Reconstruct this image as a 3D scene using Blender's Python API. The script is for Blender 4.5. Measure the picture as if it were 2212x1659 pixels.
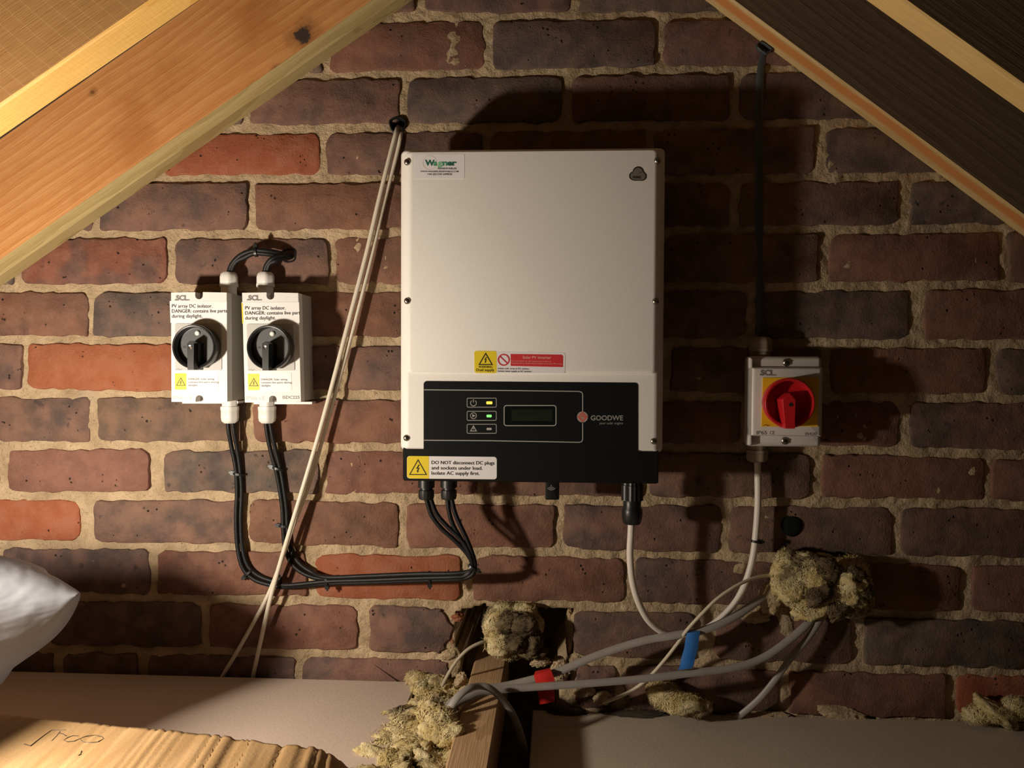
import bpy, bmesh, math, random
import numpy as np
from mathutils import Vector, Matrix

for o in list(bpy.data.objects):
    bpy.data.objects.remove(o)
SC = bpy.context.scene
C = SC.collection
rnd = random.Random(7)

# ------------------------------------------------------------------ camera
F = 1789.0
YAW, PIT, ROL = math.radians(2.98846), math.radians(1.48236), math.radians(0.25763)
DIST, EYE_Z = 1.1663, 0.60
_cy, _sy, _cp, _sp = math.cos(YAW), math.sin(YAW), math.cos(PIT), math.sin(PIT)
FWD = Vector((-_sy * _cp, _cy * _cp, -_sp))
_r = Vector((_cy, _sy, 0)); _u = _r.cross(FWD)
RIGHT = math.cos(ROL) * _r + math.sin(ROL) * _u
UP = -math.sin(ROL) * _r + math.cos(ROL) * _u
EYE = Vector((0, -DIST, EYE_Z))
cd = bpy.data.cameras.new('camera'); cam = bpy.data.objects.new('camera', cd); C.objects.link(cam)
cd.sensor_fit = 'HORIZONTAL'; cd.sensor_width = 36.0; cd.lens = F / 2212 * 36; cd.clip_start = 0.01
M3 = Matrix((RIGHT, UP, -FWD)).transposed()
cam.matrix_world = Matrix.Translation(EYE) @ M3.to_4x4()
SC.camera = cam

# ------------------------------------------------------------------ light
w = bpy.data.worlds.new('attic_dark'); SC.world = w; w.use_nodes = True
w.node_tree.nodes['Background'].inputs[0].default_value = (1.0, 0.82, 0.62, 1)
w.node_tree.nodes['Background'].inputs[1].default_value = 0.0025
LAMP = Vector((-0.638, -0.545, EYE_Z - 0.149))
ld = bpy.data.lights.new('lamp_bulb', 'POINT'); ld.energy = 18.5; ld.color = (1.0, 0.87, 0.71); ld.shadow_soft_size = 0.022
lo = bpy.data.objects.new('lamp_bulb', ld); C.objects.link(lo); lo.location = LAMP
SC.view_settings.view_transform = 'Standard'; SC.view_settings.look = 'None'
SC.view_settings.exposure = 0.0; SC.view_settings.gamma = 1.0; SC.view_settings.use_curve_mapping = False

# ------------------------------------------------------------------ helpers
def P(px, py, d=0.0):
    """world point seen at photo pixel (px,py), standing d metres in front of the brick wall"""
    px, py, d = float(px), float(py), float(d)
    v = FWD + (px - 1106) / F * RIGHT - (py - 829.5) / F * UP
    return EYE + v * ((DIST - d) / v.y)

def onz(px, py, z):
    px, py = float(px), float(py)
    v = FWD + (px - 1106) / F * RIGHT - (py - 829.5) / F * UP
    return EYE + v * ((z - EYE.z) / v.z)

def vnoise(p, seed=0):
    p = np.asarray(p, float); i = np.floor(p).astype(np.int64); f = p - i; f = f * f * (3 - 2 * f)
    def h(a, b, c):
        n = (a * 374761393 + b * 668265263 + c * 2147483647 + seed * 1274126177) & 0xffffffff
        n = ((n ^ (n >> 13)) * 1274126177) & 0xffffffff
        return ((n ^ (n >> 16)) & 0xffff) / 65535.0 * 2 - 1
    x, y, z = i[:, 0], i[:, 1], i[:, 2]; fx, fy, fz = f[:, 0], f[:, 1], f[:, 2]
    def lx(b, c): return h(x, b, c) * (1 - fx) + h(x + 1, b, c) * fx
    def ly(c): return lx(y, c) * (1 - fy) + lx(y + 1, c) * fy
    return ly(z) * (1 - fz) + ly(z + 1) * fz

def fbm(p, fr, oct=3, seed=0):
    p = np.asarray(p, float); s = 0; a = 1; t = 0
    for k in range(oct):
        s = s + a * vnoise(p * fr * 2 ** k + 17.3 * k, seed + k); t += a; a *= .5
    return s / t

def root_loc(o):
    while o.parent: o = o.parent
    return o.location.copy()

def mk(name, verts, faces, mat, parent=None, smooth=False, base=None):
    """one mesh object from world-space vertices"""
    me = bpy.data.meshes.new(name)
    V = np.array([tuple(v) for v in verts], float)
    if parent is not None: b = np.array(root_loc(parent))
    elif base is not None: b = np.array(base, float)
    else: b = np.array([(V[:, 0].min() + V[:, 0].max()) / 2, (V[:, 1].min() + V[:, 1].max()) / 2, V[:, 2].min()])
    me.from_pydata([tuple(v) for v in V - b], [], faces)
    bm = bmesh.new(); bm.from_mesh(me); bmesh.ops.recalc_face_normals(bm, faces=bm.faces); bm.to_mesh(me); bm.free()
    if smooth:
        me.polygons.foreach_set('use_smooth', [True] * len(me.polygons))
        if smooth != 'all': me.set_sharp_from_angle(angle=math.radians(38))
    me.materials.append(mat)
    o = bpy.data.objects.new(name, me); C.objects.link(o)
    if parent is not None: o.parent = parent
    else: o.location = tuple(b)
    return o

def tag(o, label=None, cat=None, group=None, kind=None):
    if label: o['label'] = label
    if cat: o['category'] = cat
    if group: o['group'] = group
    if kind: o['kind'] = kind
    return o

def thing(name, loc, label, cat, group=None):
    o = bpy.data.objects.new(name, None); C.objects.link(o); o.location = tuple(loc); o.empty_display_size = .03
    return tag(o, label, cat, group)

def join(*parts):
    V, Fs = [], []
    for v, f in parts:
        n = len(V); V += [tuple(a) for a in v]; Fs += [tuple(i + n for i in q) for q in f]
    return V, Fs

def loft(rings, cap0=True, cap1=True):
    n = len(rings[0]); V = [tuple(p) for r in rings for p in r]; Fs = []
    for k in range(len(rings) - 1):
        for i in range(n):
            j = (i + 1) % n; Fs.append((k * n + i, k * n + j, (k + 1) * n + j, (k + 1) * n + i))
    if cap0: Fs.append(tuple(range(n))[::-1])
    if cap1: Fs.append(tuple((len(rings) - 1) * n + i for i in range(n)))
    return V, Fs

def rrect(x0, x1, z0, z1, r, seg=4):
    r = max(1e-5, min(r, (x1 - x0) / 2 - 1e-5, (z1 - z0) / 2 - 1e-5)); out = []
    for cx, cz, a0 in ((x1 - r, z1 - r, 0), (x0 + r, z1 - r, 90), (x0 + r, z0 + r, 180), (x1 - r, z0 + r, 270)):
        for k in range(seg + 1):
            a = math.radians(a0 + 90 * k / seg); out.append((cx + r * math.cos(a), cz + r * math.sin(a)))
    return out

def rect_w(x0, y0, x1, y1, d):
    """pixel rectangle at depth d -> world x0,x1,z0,z1"""
    ym, xm = (y0 + y1) / 2, (x0 + x1) / 2
    return P(x0, ym, d).x, P(x1, ym, d).x, P(xm, y1, d).z, P(xm, y0, d).z

def slab(box, r, rings, seg=4):
    """rounded box: rings = [(inset_x, inset_z, depth)]"""
    x0, x1, z0, z1 = box
    R = []
    for ix, iz, d in rings:
        R.append([(x, -d, z) for x, z in rrect(x0 + ix, x1 - ix, z0 + iz, z1 - iz, max(r - min(ix, iz), .0004), seg)])
    return loft(R)

def bev(box, r, d0, d1, b=.002, seg=4):
    return slab(box, r, [(0, 0, d0), (0, 0, d1 - b), (b * .3, b * .3, d1 - b * .3), (b, b, d1)], seg)

def pxr(x0, y0, x1, y1, r=0, seg=4):
    if r <= 0: return [(x0, y0), (x1, y0), (x1, y1), (x0, y1)]
    return [(x, y) for x, y in rrect(x0, x1, y0, y1, r, seg)]

def prism(pts, d0, d1):
    """pixel polygon traced at depth d1, extruded straight back to d0"""
    fr = [P(x, y, d1) for x, y in pts]
    return loft([[(v.x, -d0, v.z) for v in fr], [(v.x, -d1, v.z) for v in fr]])

def disc_px(cx, cy, r, n=28, ry=None):
    return [(cx + r * math.cos(2 * math.pi * k / n), cy + (ry or r) * math.sin(2 * math.pi * k / n)) for k in range(n)]

def stroke(pts, wpx, d, closed=False, th=.0002):
    """flat printed line of pixel width wpx on the plane d"""
    n = len(pts); V, Fs = [], []
    L, R = [], []
    for i in range(n):
        a = pts[i - 1] if (i > 0 or closed) else pts[i]; b = pts[(i + 1) % n] if (i < n - 1 or closed) else pts[i]
        c = pts[i]
        t1 = (c[0] - a[0], c[1] - a[1]); t2 = (b[0] - c[0], b[1] - c[1])
        def nn(t):
            l = math.hypot(*t)
            return (t[0] / l, t[1] / l) if l > 1e-9 else None
        u1, u2 = nn(t1), nn(t2); u1 = u1 or u2; u2 = u2 or u1
        nx, ny = -(u1[1] + u2[1]) / 2, (u1[0] + u2[0]) / 2
        l2 = max(nx * nx + ny * ny, .25)
        L.append((c[0] + nx / l2 * wpx / 2, c[1] + ny / l2 * wpx / 2)); R.append((c[0] - nx / l2 * wpx / 2, c[1] - ny / l2 * wpx / 2))
    V = [P(x, y, d) for x, y in L] + [P(x, y, d) for x, y in R]
    m = n if closed else n - 1
    for i in range(m):
        j = (i + 1) % n; Fs.append((i, j, n + j, n + i))
    return V, Fs

_txt = {}
def glyphs(s, bold=0.0, shear=0.0):
    key = (s, bold, shear)
    if key not in _txt:
        cu = bpy.data.curves.new('t', 'FONT'); cu.body = s; cu.offset = bold; cu.shear = shear; cu.resolution_u = 3
        ob = bpy.data.objects.new('t', cu); C.objects.link(ob)
        dg = bpy.context.evaluated_depsgraph_get(); dg.update()
        ev = ob.evaluated_get(dg); me = ev.to_mesh()
        V = [(v.co.x, v.co.y) for v in me.vertices]; Fs = [tuple(p.vertices) for p in me.polygons]
        ev.to_mesh_clear(); bpy.data.objects.remove(ob); bpy.data.curves.remove(cu)
        _txt[key] = (V, Fs)
    return _txt[key]

def text(s, x0, x1, yb, cap, d, bold=0.0, slope=0.0, shear=0.0):
    V, Fs = glyphs(s, bold, shear)
    xs = [v[0] for v in V]; a, b = min(xs), max(xs)
    capu = 0.695
    return [P(x0 + (v[0] - a) / (b - a) * (x1 - x0), yb - v[1] / capu * cap + slope * (v[0] - a) / (b - a) * (x1 - x0), d) for v in V], Fs

def cat(pts, n=8):
    out = []; m = len(pts)
    for i in range(m - 1):
        p0, p1, p2, p3 = (np.array(pts[max(i - 1, 0)]), np.array(pts[i]), np.array(pts[i + 1]), np.array(pts[min(i + 2, m - 1)]))
        for k in range(n):
            t = k / n
            out.append(.5 * (2 * p1 + (p2 - p0) * t + (2 * p0 - 5 * p1 + 4 * p2 - p3) * t * t + (3 * p1 - p0 - 3 * p2 + p3) * t ** 3))
    out.append(np.array(pts[-1], float)); return out

def sweep(path, r, n=10, flat=1.0, up=(0, 0, 1), rad=None):
    """tube along world points; flat<1 squeezes it along 'up'"""
    Q = [Vector(p) for p in path]; rings = []; upv = Vector(up)
    for i, q in enumerate(Q):
        t = (Q[min(i + 1, len(Q) - 1)] - Q[max(i - 1, 0)]).normalized()
        if flat == 1.0:
            if i == 0: nrm = t.orthogonal().normalized()
            else: nrm = (nrm - t * nrm.dot(t)).normalized()
        else:
            nrm = (upv - t * upv.dot(t)).normalized()
        b = t.cross(nrm); rr = r if rad is None else r * rad(i / (len(Q) - 1))
        rings.append([q + nrm * (rr * flat * math.sin(a)) + b * (rr * math.cos(a)) for a in [2 * math.pi * k / n for k in range(n)]])
    return loft(rings)

def pxpath(pts, n=8): return cat([tuple(P(*p)) for p in pts], n)

def lathe(c, axis, prof, n=24, nfun=None):
    """profile [(radius, along axis)] about axis 'y' (towards viewer = +) or 'z'"""
    rings = []
    for r, h in prof:
        ring = []
        for k in range(n):
            a = 2 * math.pi * k / n; rr = r * (nfun(a, h) if nfun else 1)
            if axis == 'y': ring.append((c[0] + rr * math.cos(a), c[1] - h, c[2] + rr * math.sin(a)))
            else: ring.append((c[0] + rr * math.cos(a), c[1] + rr * math.sin(a), c[2] + h))
        rings.append(ring)
    return loft(rings)

def hexf(a, h=0):
    a = (a + math.radians(10)) % (math.pi / 3) - math.pi / 6
    return min(1.0, .9 / math.cos(a) * 1.03)

def ico(sub):
    bm = bmesh.new(); bmesh.ops.create_icosphere(bm, subdivisions=sub, radius=1)
    V = np.array([v.co[:] for v in bm.verts]); Fs = [tuple(v.index for v in f.verts) for f in bm.faces]; bm.free(); return V, Fs
ICO = {k: ico(k) for k in (2, 3, 4, 5)}

# ------------------------------------------------------------------ materials
def mat(name, col, rough=.6, spec=.4, metal=0, noise=None, bump=None, emit=None, trans=0):
    """plain procedural material; noise=(scale, strength) value mottling, bump=(scale, distance)"""
    m = bpy.data.materials.new(name); m.use_nodes = True; nt = m.node_tree; b = nt.nodes['Principled BSDF']
    b.inputs['Roughness'].default_value = rough; b.inputs['Specular IOR Level'].default_value = spec; b.inputs['Metallic'].default_value = metal
    b.inputs['Base Color'].default_value = (*col, 1)
    if noise or bump: tc = nt.nodes.new('ShaderNodeTexCoord')
    if noise:
        n = nt.nodes.new('ShaderNodeTexNoise'); n.inputs['Scale'].default_value = noise[0]; n.inputs['Detail'].default_value = 5
        nt.links.new(tc.outputs['Object'], n.inputs['Vector'])
        r = nt.nodes.new('ShaderNodeMapRange'); r.inputs[1].default_value = .3; r.inputs[2].default_value = .7
        r.inputs[3].default_value = 1 - noise[1]; r.inputs[4].default_value = 1 + noise[1]; nt.links.new(n.outputs['Fac'], r.inputs[0])
        x = nt.nodes.new('ShaderNodeMix'); x.data_type = 'RGBA'; x.blend_type = 'MULTIPLY'; x.inputs[0].default_value = 1
        x.inputs[6].default_value = (*col, 1); nt.links.new(r.outputs[0], x.inputs[7]); nt.links.new(x.outputs[2], b.inputs['Base Color'])
    if bump:
        n = nt.nodes.new('ShaderNodeTexNoise'); n.inputs['Scale'].default_value = bump[0]; n.inputs['Detail'].default_value = 4
        nt.links.new(tc.outputs['Object'], n.inputs['Vector'])
        k = nt.nodes.new('ShaderNodeBump'); k.inputs['Distance'].default_value = bump[1]; k.inputs['Strength'].default_value = 1
        nt.links.new(n.outputs['Fac'], k.inputs['Height']); nt.links.new(k.outputs[0], b.inputs['Normal'])
    if emit:
        b.inputs['Emission Color'].default_value = (*emit[0], 1); b.inputs['Emission Strength'].default_value = emit[1]
    if trans: b.inputs['Transmission Weight'].default_value = trans
    return m

class NT:
    def __init__(s, name):
        s.m = bpy.data.materials.new(name); s.m.use_nodes = True; s.t = s.m.node_tree; s.b = s.t.nodes['Principled BSDF']
    def n(s, kind, **kw):
        x = s.t.nodes.new('ShaderNode' + kind)
        for k, v in kw.items(): setattr(x, k, v)
        return x
    def l(s, a, b): s.t.links.new(a, b)
    def noise(s, vec, scale, detail=4, rough=.55, dist=0):
        x = s.n('TexNoise'); x.inputs['Scale'].default_value = scale; x.inputs['Detail'].default_value = detail
        x.inputs['Roughness'].default_value = rough; x.inputs['Distortion'].default_value = dist; s.l(vec, x.inputs['Vector']); return x.outputs['Fac']
    def rng(s, v, a, b, c=0, d=1):
        x = s.n('MapRange'); x.interpolation_type = 'SMOOTHSTEP'
        for i, q in enumerate((a, b, c, d)): x.inputs[1 + i].default_value = q
        s.l(v, x.inputs[0]); return x.outputs[0]
    def math(s, op, a, b=None):
        x = s.n('Math', operation=op)
        for i, q in enumerate((a, b)):
            if q is None: continue
            if isinstance(q, (int, float)): x.inputs[i].default_value = q
            else: s.l(q, x.inputs[i])
        return x.outputs[0]
    def mix(s, f, a, b, mode='MIX'):
        x = s.n('Mix', data_type='RGBA', blend_type=mode)
        for i, q in ((0, f), (6, a), (7, b)):
            if isinstance(q, (int, float)): x.inputs[i].default_value = q
            elif isinstance(q, tuple): x.inputs[i].default_value = (*q, 1)
            else: s.l(q, x.inputs[i])
        return x.outputs[2]
    def bump(s, h, dist, prev=None):
        x = s.n('Bump'); x.inputs['Distance'].default_value = dist; s.l(h, x.inputs['Height'])
        if prev: s.l(prev, x.inputs['Normal'])
        return x.outputs[0]
    def pos(s): return s.n('NewGeometry').outputs['Position']
    def obj(s): return s.n('TexCoord').outputs['Object']
    def scale(s, v, sc, rot=(0, 0, 0)):
        x = s.n('Mapping'); x.inputs['Scale'].default_value = sc; x.inputs['Rotation'].default_value = rot; s.l(v, x.inputs['Vector']); return x.outputs[0]

def brick_material():
    k = NT('brick'); p = k.pos(); oi = k.n('ObjectInfo')
    off = k.n('VectorMath', operation='ADD'); k.l(p, off.inputs[0])
    rv = k.n('CombineXYZ'); k.l(k.math('MULTIPLY', oi.outputs['Random'], 40), rv.inputs[0]); k.l(k.math('MULTIPLY', oi.outputs['Random'], 13), rv.inputs[2]); k.l(rv.outputs[0], off.inputs[1])
    q = off.outputs[0]
    col = oi.outputs['Color']
    big = k.noise(q, 14, 3)
    c = k.mix(k.math('MULTIPLY', k.rng(big, .42, .62), oi.outputs['Alpha']), col, (.098, .078, .072))
    mid = k.noise(q, 38, 5, .6)
    c = k.mix(k.rng(mid, .3, .72, 0, .45), c, (.25, .128, .086))
    c = k.mix(k.rng(mid, .35, .65, .0, 1), k.mix(1.0, c, (.78, .76, .76), 'MULTIPLY'), c)
    sp = k.noise(q, 75, 3, .5)
    sps = k.math('MULTIPLY', k.rng(sp, .66, .73), k.math('ADD', k.math('MULTIPLY', oi.outputs['Alpha'], .6), .05))
    c = k.mix(sps, c, (.035, .032, .036))
    v = k.n('TexVoronoi'); v.inputs['Scale'].default_value = 130; k.l(q, v.inputs['Vector'])
    pit = k.math('MULTIPLY', k.rng(v.outputs['Distance'], .26, .12), k.rng(k.noise(q, 45, 2), .60, .66))
    c = k.mix(pit, c, (.03, .022, .02))
    lv = k.rng(k.noise(q, 150, 3), .74, .79)
    c = k.mix(k.math('MULTIPLY', lv, .5), c, (.42, .33, .24))
    fine = k.noise(q, 420, 3, .7)
    c = k.mix(.30, c, k.mix(fine, (.25, .25, .25), (.8, .8, .8)), 'OVERLAY')
    k.l(c, k.b.inputs['Base Color']); k.b.inputs['Roughness'].default_value = .82; k.b.inputs['Specular IOR Level'].default_value = .25
    h = k.bump(fine, .0011); h = k.bump(mid, .0026, h); h = k.bump(k.math('SUBTRACT', 1.0, pit), .0025, h)
    k.l(h, k.b.inputs['Normal']); return k.m

def mortar_material():
    k = NT('mortar'); p = k.pos()
    a = k.noise(p, 26, 5, .6); f = k.noise(p, 260, 4, .7)
    c = k.mix(k.rng(a, .3, .7), (.40, .295, .18), (.60, .455, .29))
    c = k.mix(k.rng(f, .42, .30), c, (.30, .21, .125))
    c = k.mix(k.rng(k.noise(p, 11, 3), .58, .70, 0, .5), c, (.33, .28, .22))
    k.l(c, k.b.inputs['Base Color']); k.b.inputs['Roughness'].default_value = .95; k.b.inputs['Specular IOR Level'].default_value = .1
    h = k.bump(f, .0024); h = k.bump(k.noise(p, 90, 5, .65), .0045, h); k.l(h, k.b.inputs['Normal']); return k.m

def wood_material(name, c1, c2, gs=1.0, rough=.5, spec=.4, saw=None, stain=None, knot=None, stripe=None, ringw=.45):
    """timber: grain runs along local x"""
    k = NT(name); o = k.obj()
    g = k.noise(k.scale(o, (2.2 * gs, 26 * gs, 26 * gs)), 1.6, 5, .6, 1.2)
    ring = k.n('TexWave', wave_type='BANDS', bands_direction='Z', wave_profile='SAW'); ring.inputs['Scale'].default_value = 7 * gs
    ring.inputs['Distortion'].default_value = 7; ring.inputs['Detail'].default_value = 3; ring.inputs['Detail Scale'].default_value = 1.2
    k.l(k.scale(o, (.55, 1.5, 4.2)), ring.inputs['Vector'])
    fib = k.noise(k.scale(o, (9, 300, 300)), 2.0, 3, .6)
    f = k.math('ADD', k.math('MULTIPLY', g, 1 - ringw), k.math('MULTIPLY', ring.outputs['Fac'], ringw))
    c = k.mix(k.rng(f, .25, .75), c1, c2)
    c = k.mix(k.rng(fib, .35, .65, 0, .35), c, k.mix(1.0, c, (.66, .58, .5), 'MULTIPLY'))
    if stain:
        c = k.mix(k.rng(k.noise(o, 7, 4), .5, .72, 0, stain[1]), c, stain[0])
    if stripe:
        sx = k.n('SeparateXYZ'); k.l(o, sx.inputs[0])
        yy = k.math('ADD', sx.outputs['Y'], k.math('MULTIPLY', k.math('SUBTRACT', k.noise(k.scale(o, (3, 3, 3)), 2, 2), .5), .02))
        c = k.mix(k.math('MULTIPLY', k.rng(yy, stripe[1], stripe[2]), k.rng(yy, stripe[4], stripe[3])), c, stripe[0])
    if knot:
        for (kx, kz, kr, kc) in knot:
            d = k.n('VectorMath', operation='DISTANCE'); k.l(k.scale(o, (.75, 0, 1)), d.inputs[0]); d.inputs[1].default_value = (kx * .75, 0, kz)
            dd = k.math('ADD', d.outputs['Value'], k.math('MULTIPLY', k.math('SUBTRACT', k.noise(o, 55, 4, .7), .5), kr * 2.6))
            c = k.mix(k.rng(dd, kr * 2.2, kr * .9, 0, .5), c, (.20, .075, .02))
            c = k.mix(k.rng(dd, kr, kr * .55), c, kc)
    hh = k.bump(fib, .0006)
    if saw:
        s = k.n('TexWave', wave_type='BANDS', bands_direction='X', wave_profile='SAW'); s.inputs['Scale'].default_value = saw[0]; s.inputs['Distortion'].default_value = saw[2]; s.inputs['Detail'].default_value = 1
        k.l(k.scale(o, (1, 1, 1), (0, saw[1], 0)), s.inputs['Vector'])
        hh = k.bump(s.outputs['Fac'], saw[3], hh)
        c = k.mix(k.rng(s.outputs['Fac'], .9, 1.0, 0, .45), c, (.75, .48, .22))
    k.l(c, k.b.inputs['Base Color']); k.b.inputs['Roughness'].default_value = rough; k.b.inputs['Specular IOR Level'].default_value = spec
    k.l(hh, k.b.inputs['Normal']); return k.m

def wool_material():
    k = NT('mineral_wool'); o = k.obj()
    a = k.noise(o, 45, 4, .6); f = k.noise(k.scale(o, (1, 1, .35), (.5, .4, .2)), 420, 4, .7)
    c = k.mix(k.rng(a, .35, .65), (.62, .48, .21), (.86, .73, .44))
    c = k.mix(k.rng(k.noise(o, 20, 4), .52, .64, 0, .85), c, (.14, .10, .06))
    c = k.mix(k.rng(f, .5, .3, 0, .5), c, (.30, .23, .09))
    k.l(c, k.b.inputs['Base Color']); k.b.inputs['Roughness'].default_value = 1; k.b.inputs['Specular IOR Level'].default_value = .05
    h = k.bump(f, .003); k.l(h, k.b.inputs['Normal'])
    k.b.inputs['Subsurface Weight'].default_value = 0; return k.m

def dirty_wool_material():
    m = wool_material(); m.name = 'dusty_mineral_wool'
    return m

def bag_material():
    k = NT('white_polythene'); o = k.obj()
    k.b.inputs['Base Color'].default_value = (.36, .375, .42, 1); k.b.inputs['Roughness'].default_value = .38
    tr = k.n('BsdfTranslucent'); tr.inputs[0].default_value = (.40, .41, .45, 1)
    mx = k.n('MixShader'); mx.inputs[0].default_value = .28
    out = [n for n in k.t.nodes if n.type == 'OUTPUT_MATERIAL'][0]
    k.l(k.b.outputs[0], mx.inputs[1]); k.l(tr.outputs[0], mx.inputs[2]); k.l(mx.outputs[0], out.inputs[0])
    h = k.bump(k.noise(k.scale(o, (1, 1, 2.4), (0, .5, 0)), 10, 3), .006); k.l(h, k.b.inputs['Normal']); return k.m

def cardboard_material():
    k = NT('cardboard'); o = k.obj()
    a = k.noise(k.scale(o, (18, 2, 6), (0, 0, math.radians(-14))), 3, 4)
    c = k.mix(k.rng(a, .3, .7), (.34, .205, .085), (.46, .295, .14))
    c = k.mix(k.rng(k.noise(o, 30, 4), .6, .75, 0, .4), c, (.32, .19, .08))
    k.l(c, k.b.inputs['Base Color']); k.b.inputs['Roughness'].default_value = .75
    h = k.bump(k.noise(o, 300, 3), .0004); k.l(h, k.b.inputs['Normal']); return k.m

def along(a, b, d, q):
    A, B = P(*a, d), P(*b, d); t = (B - A).normalized(); v = P(*q, d) - A
    return v.dot(t), v.dot(Vector((-t.z, 0, t.x)))
LA, LB = (33, 555), (740, 62)
KN = [(*along(LA, LB, .055, (655, 74)), .0115, (.06, .042, .035)), (*along(LA, LB, .055, (598, 152)), .0050, (.16, .08, .025)), (*along(LA, LB, .055, (200, 200)), .0035, (.20, .09, .03))]
M = {}
M['brick'] = brick_material(); M['mortar'] = mortar_material()
M['cover'] = mat('offwhite_powder_coat', (.86, .84, .80), .5, .35, bump=(900, .00012))
M['screw'] = mat('steel_screw', (.35, .32, .28), .3, .5, 1)
M['slot'] = mat('dark_recess', (.02, .018, .015), .6)
M['panel'] = mat('black_panel_film', (.007, .008, .009), .45, .2)
M['blackmetal'] = mat('black_painted_metal', (.006, .006, .006), .5, .2)
M['line'] = mat('silver_print', (.38, .37, .35), .5)
M['dimprint'] = mat('grey_print', (.28, .27, .26), .5)
M['lcd'] = mat('lcd_glass', (.016, .020, .014), .15, .5)
M['lcdwin'] = mat('lcd_window', (.006, .007, .007), .2, .5)
M['lcdtxt'] = mat('lcd_segments', (.008, .010, .007), .3)
M['ledy'] = mat('yellow_led', (.9, .6, .1), .4, emit=((1.0, .62, .06), 1.0))
M['ledg'] = mat('green_led', (.2, .7, .2), .4, emit=((.22, .9, .18), .9))
M['ledoff'] = mat('unlit_led', (.42, .41, .40), .4)
M['logored'] = mat('logo_red', (.55, .12, .08), .5)
M['logogrey'] = mat('logo_disc', (.36, .30, .28), .5)
M['sticker'] = mat('white_sticker', (.80, .78, .80), .4)
M['isosticker'] = mat('white_vinyl_label', (.82, .81, .80), .4)
M['yellow'] = mat('warning_yellow', (.80, .62, .03), .45)
M['ink'] = mat('black_ink', (.018, .016, .014), .5)
M['red'] = mat('red_ink', (.58, .035, .045), .45)
M['pink'] = mat('pale_pink_ink', (.80, .42, .40), .5)
M['green1'] = mat('dark_green_ink', (.02, .13, .085), .5)
M['green2'] = mat('mid_green_ink', (.06, .28, .16), .5)
M['green3'] = mat('light_green_ink', (.22, .52, .30), .5)
M['cream'] = mat('pale_ring_ink', (.72, .58, .52), .5)
M['cloud'] = mat('cloud_grey', (.17, .145, .12), .4)
M['lid'] = mat('light_grey_plastic', (.76, .75, .73), .45, bump=(1200, .00006))
M['body'] = mat('grey_plastic', (.40, .39, .35), .5)
M['glandw'] = mat('white_nylon', (.78, .76, .72), .4)
M['glandg'] = mat('grey_nylon', (.34, .27, .19), .5)
M['rubber'] = mat('black_rubber', (.012, .012, .012), .38, .5)
M['knob'] = mat('black_plastic', (.013, .013, .014), .32, .5)
M['knobface'] = mat('charcoal_plastic', (.075, .078, .080), .5)
M['plate'] = mat('grey_plate', (.50, .49, .47), .45)
M['fade'] = mat('faded_print', (.52, .51, .49), .5)
M['fade2'] = mat('grey_lettering', (.20, .19, .185), .5)
M['aclid'] = mat('ac_isolator_plastic', (.64, .60, .56), .38, .5)
M['acyellow'] = mat('yellow_plastic', (.85, .50, .02), .4)
M['acred'] = mat('red_plastic', (.55, .015, .02), .35, .5)
M['silver'] = mat('bright_steel', (.75, .74, .72), .2, .5, 1)
M['cableblack'] = mat('black_cable', (.008, .008, .009), .5, .3, bump=(500, .0002))
M['cablecream'] = mat('cream_cable', (.72, .66, .54), .45)
M['cablewhite'] = mat('white_cable', (.76, .69, .62), .4)
M['cablegrey'] = mat('grey_cable', (.30, .275, .25), .45, noise=(30, .08))
M['cablebeige'] = mat('beige_cable', (.60, .52, .40), .5)
M['cabledirty'] = mat('dusty_beige_cable', (.42, .36, .27), .6, noise=(40, .15))
M['tie'] = mat('black_nylon_tie', (.012, .012, .012), .4, .5)
M['tapeblue'] = mat('blue_tape', (.035, .17, .52), .35, .5)
M['tapered'] = mat('red_tape', (.62, .03, .025), .35, .5)
M['strap'] = mat('galvanised_strap', (.075, .085, .095), .5, .4, .2)
M['wool'] = wool_material()
M['dustshade'] = mat('dust_shade_brown_wool', (.13, .095, .055), 1, .05, noise=(60, .5))
M['plaster'] = mat('pale_plasterboard', (.56, .455, .385), .85, .15, noise=(5, .05), bump=(250, .0003))
M['plaster2'] = mat('grey_plasterboard', (.50, .43, .34), .85, .15, noise=(6, .06), bump=(250, .0003))
M['dirt'] = mat('dark_dusty_void', (.05, .038, .028), .95, noise=(20, .3))
M['rubble'] = mat('mortar_rubble', (.34, .25, .17), .95, .1, noise=(60, .25), bump=(150, .003))
M['brickchip'] = mat('broken_brick', (.30, .115, .06), .95, .1, noise=(60, .3), bump=(120, .004))
M['bag'] = bag_material(); M['card'] = cardboard_material()
M['pencil'] = mat('pencil', (.10, .075, .05), .6)
M['felt'] = mat('brown_roof_underlay', (.045, .032, .024), .9, noise=(4, .2))
M['joist'] = wood_material('pine_joist', (.40, .255, .135), (.50, .33, .185), 1.2, .65, .25)
M['l1face'] = wood_material('orange_pine', (.62, .27, .085), (.72, .36, .135), .8, .42, .5, stain=((.42, .15, .035), .6), knot=KN)
M['l1edge'] = wood_material('greenish_pine', (.40, .31, .13), (.50, .40, .19), 1.0, .6, .3)
M['l2face'] = wood_material('sawn_brown_pine', (.46, .24, .085), (.52, .285, .11), .8, .6, .3, saw=(19.5, math.radians(17), .5, .0012), ringw=0)
M['l2edge'] = wood_material('yellow_pine', (.70, .40, .09), (.80, .50, .15), 1.0, .55, .4, saw=(60, .35, 2, .0004))
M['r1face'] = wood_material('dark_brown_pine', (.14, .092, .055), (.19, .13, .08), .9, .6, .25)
M['r1edge'] = wood_material('orange_edge_pine', (.66, .46, .20), (.74, .54, .26), 1.0, .5, .4, stripe=((.66, .27, .08), .002, .009, .022, .033))
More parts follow.
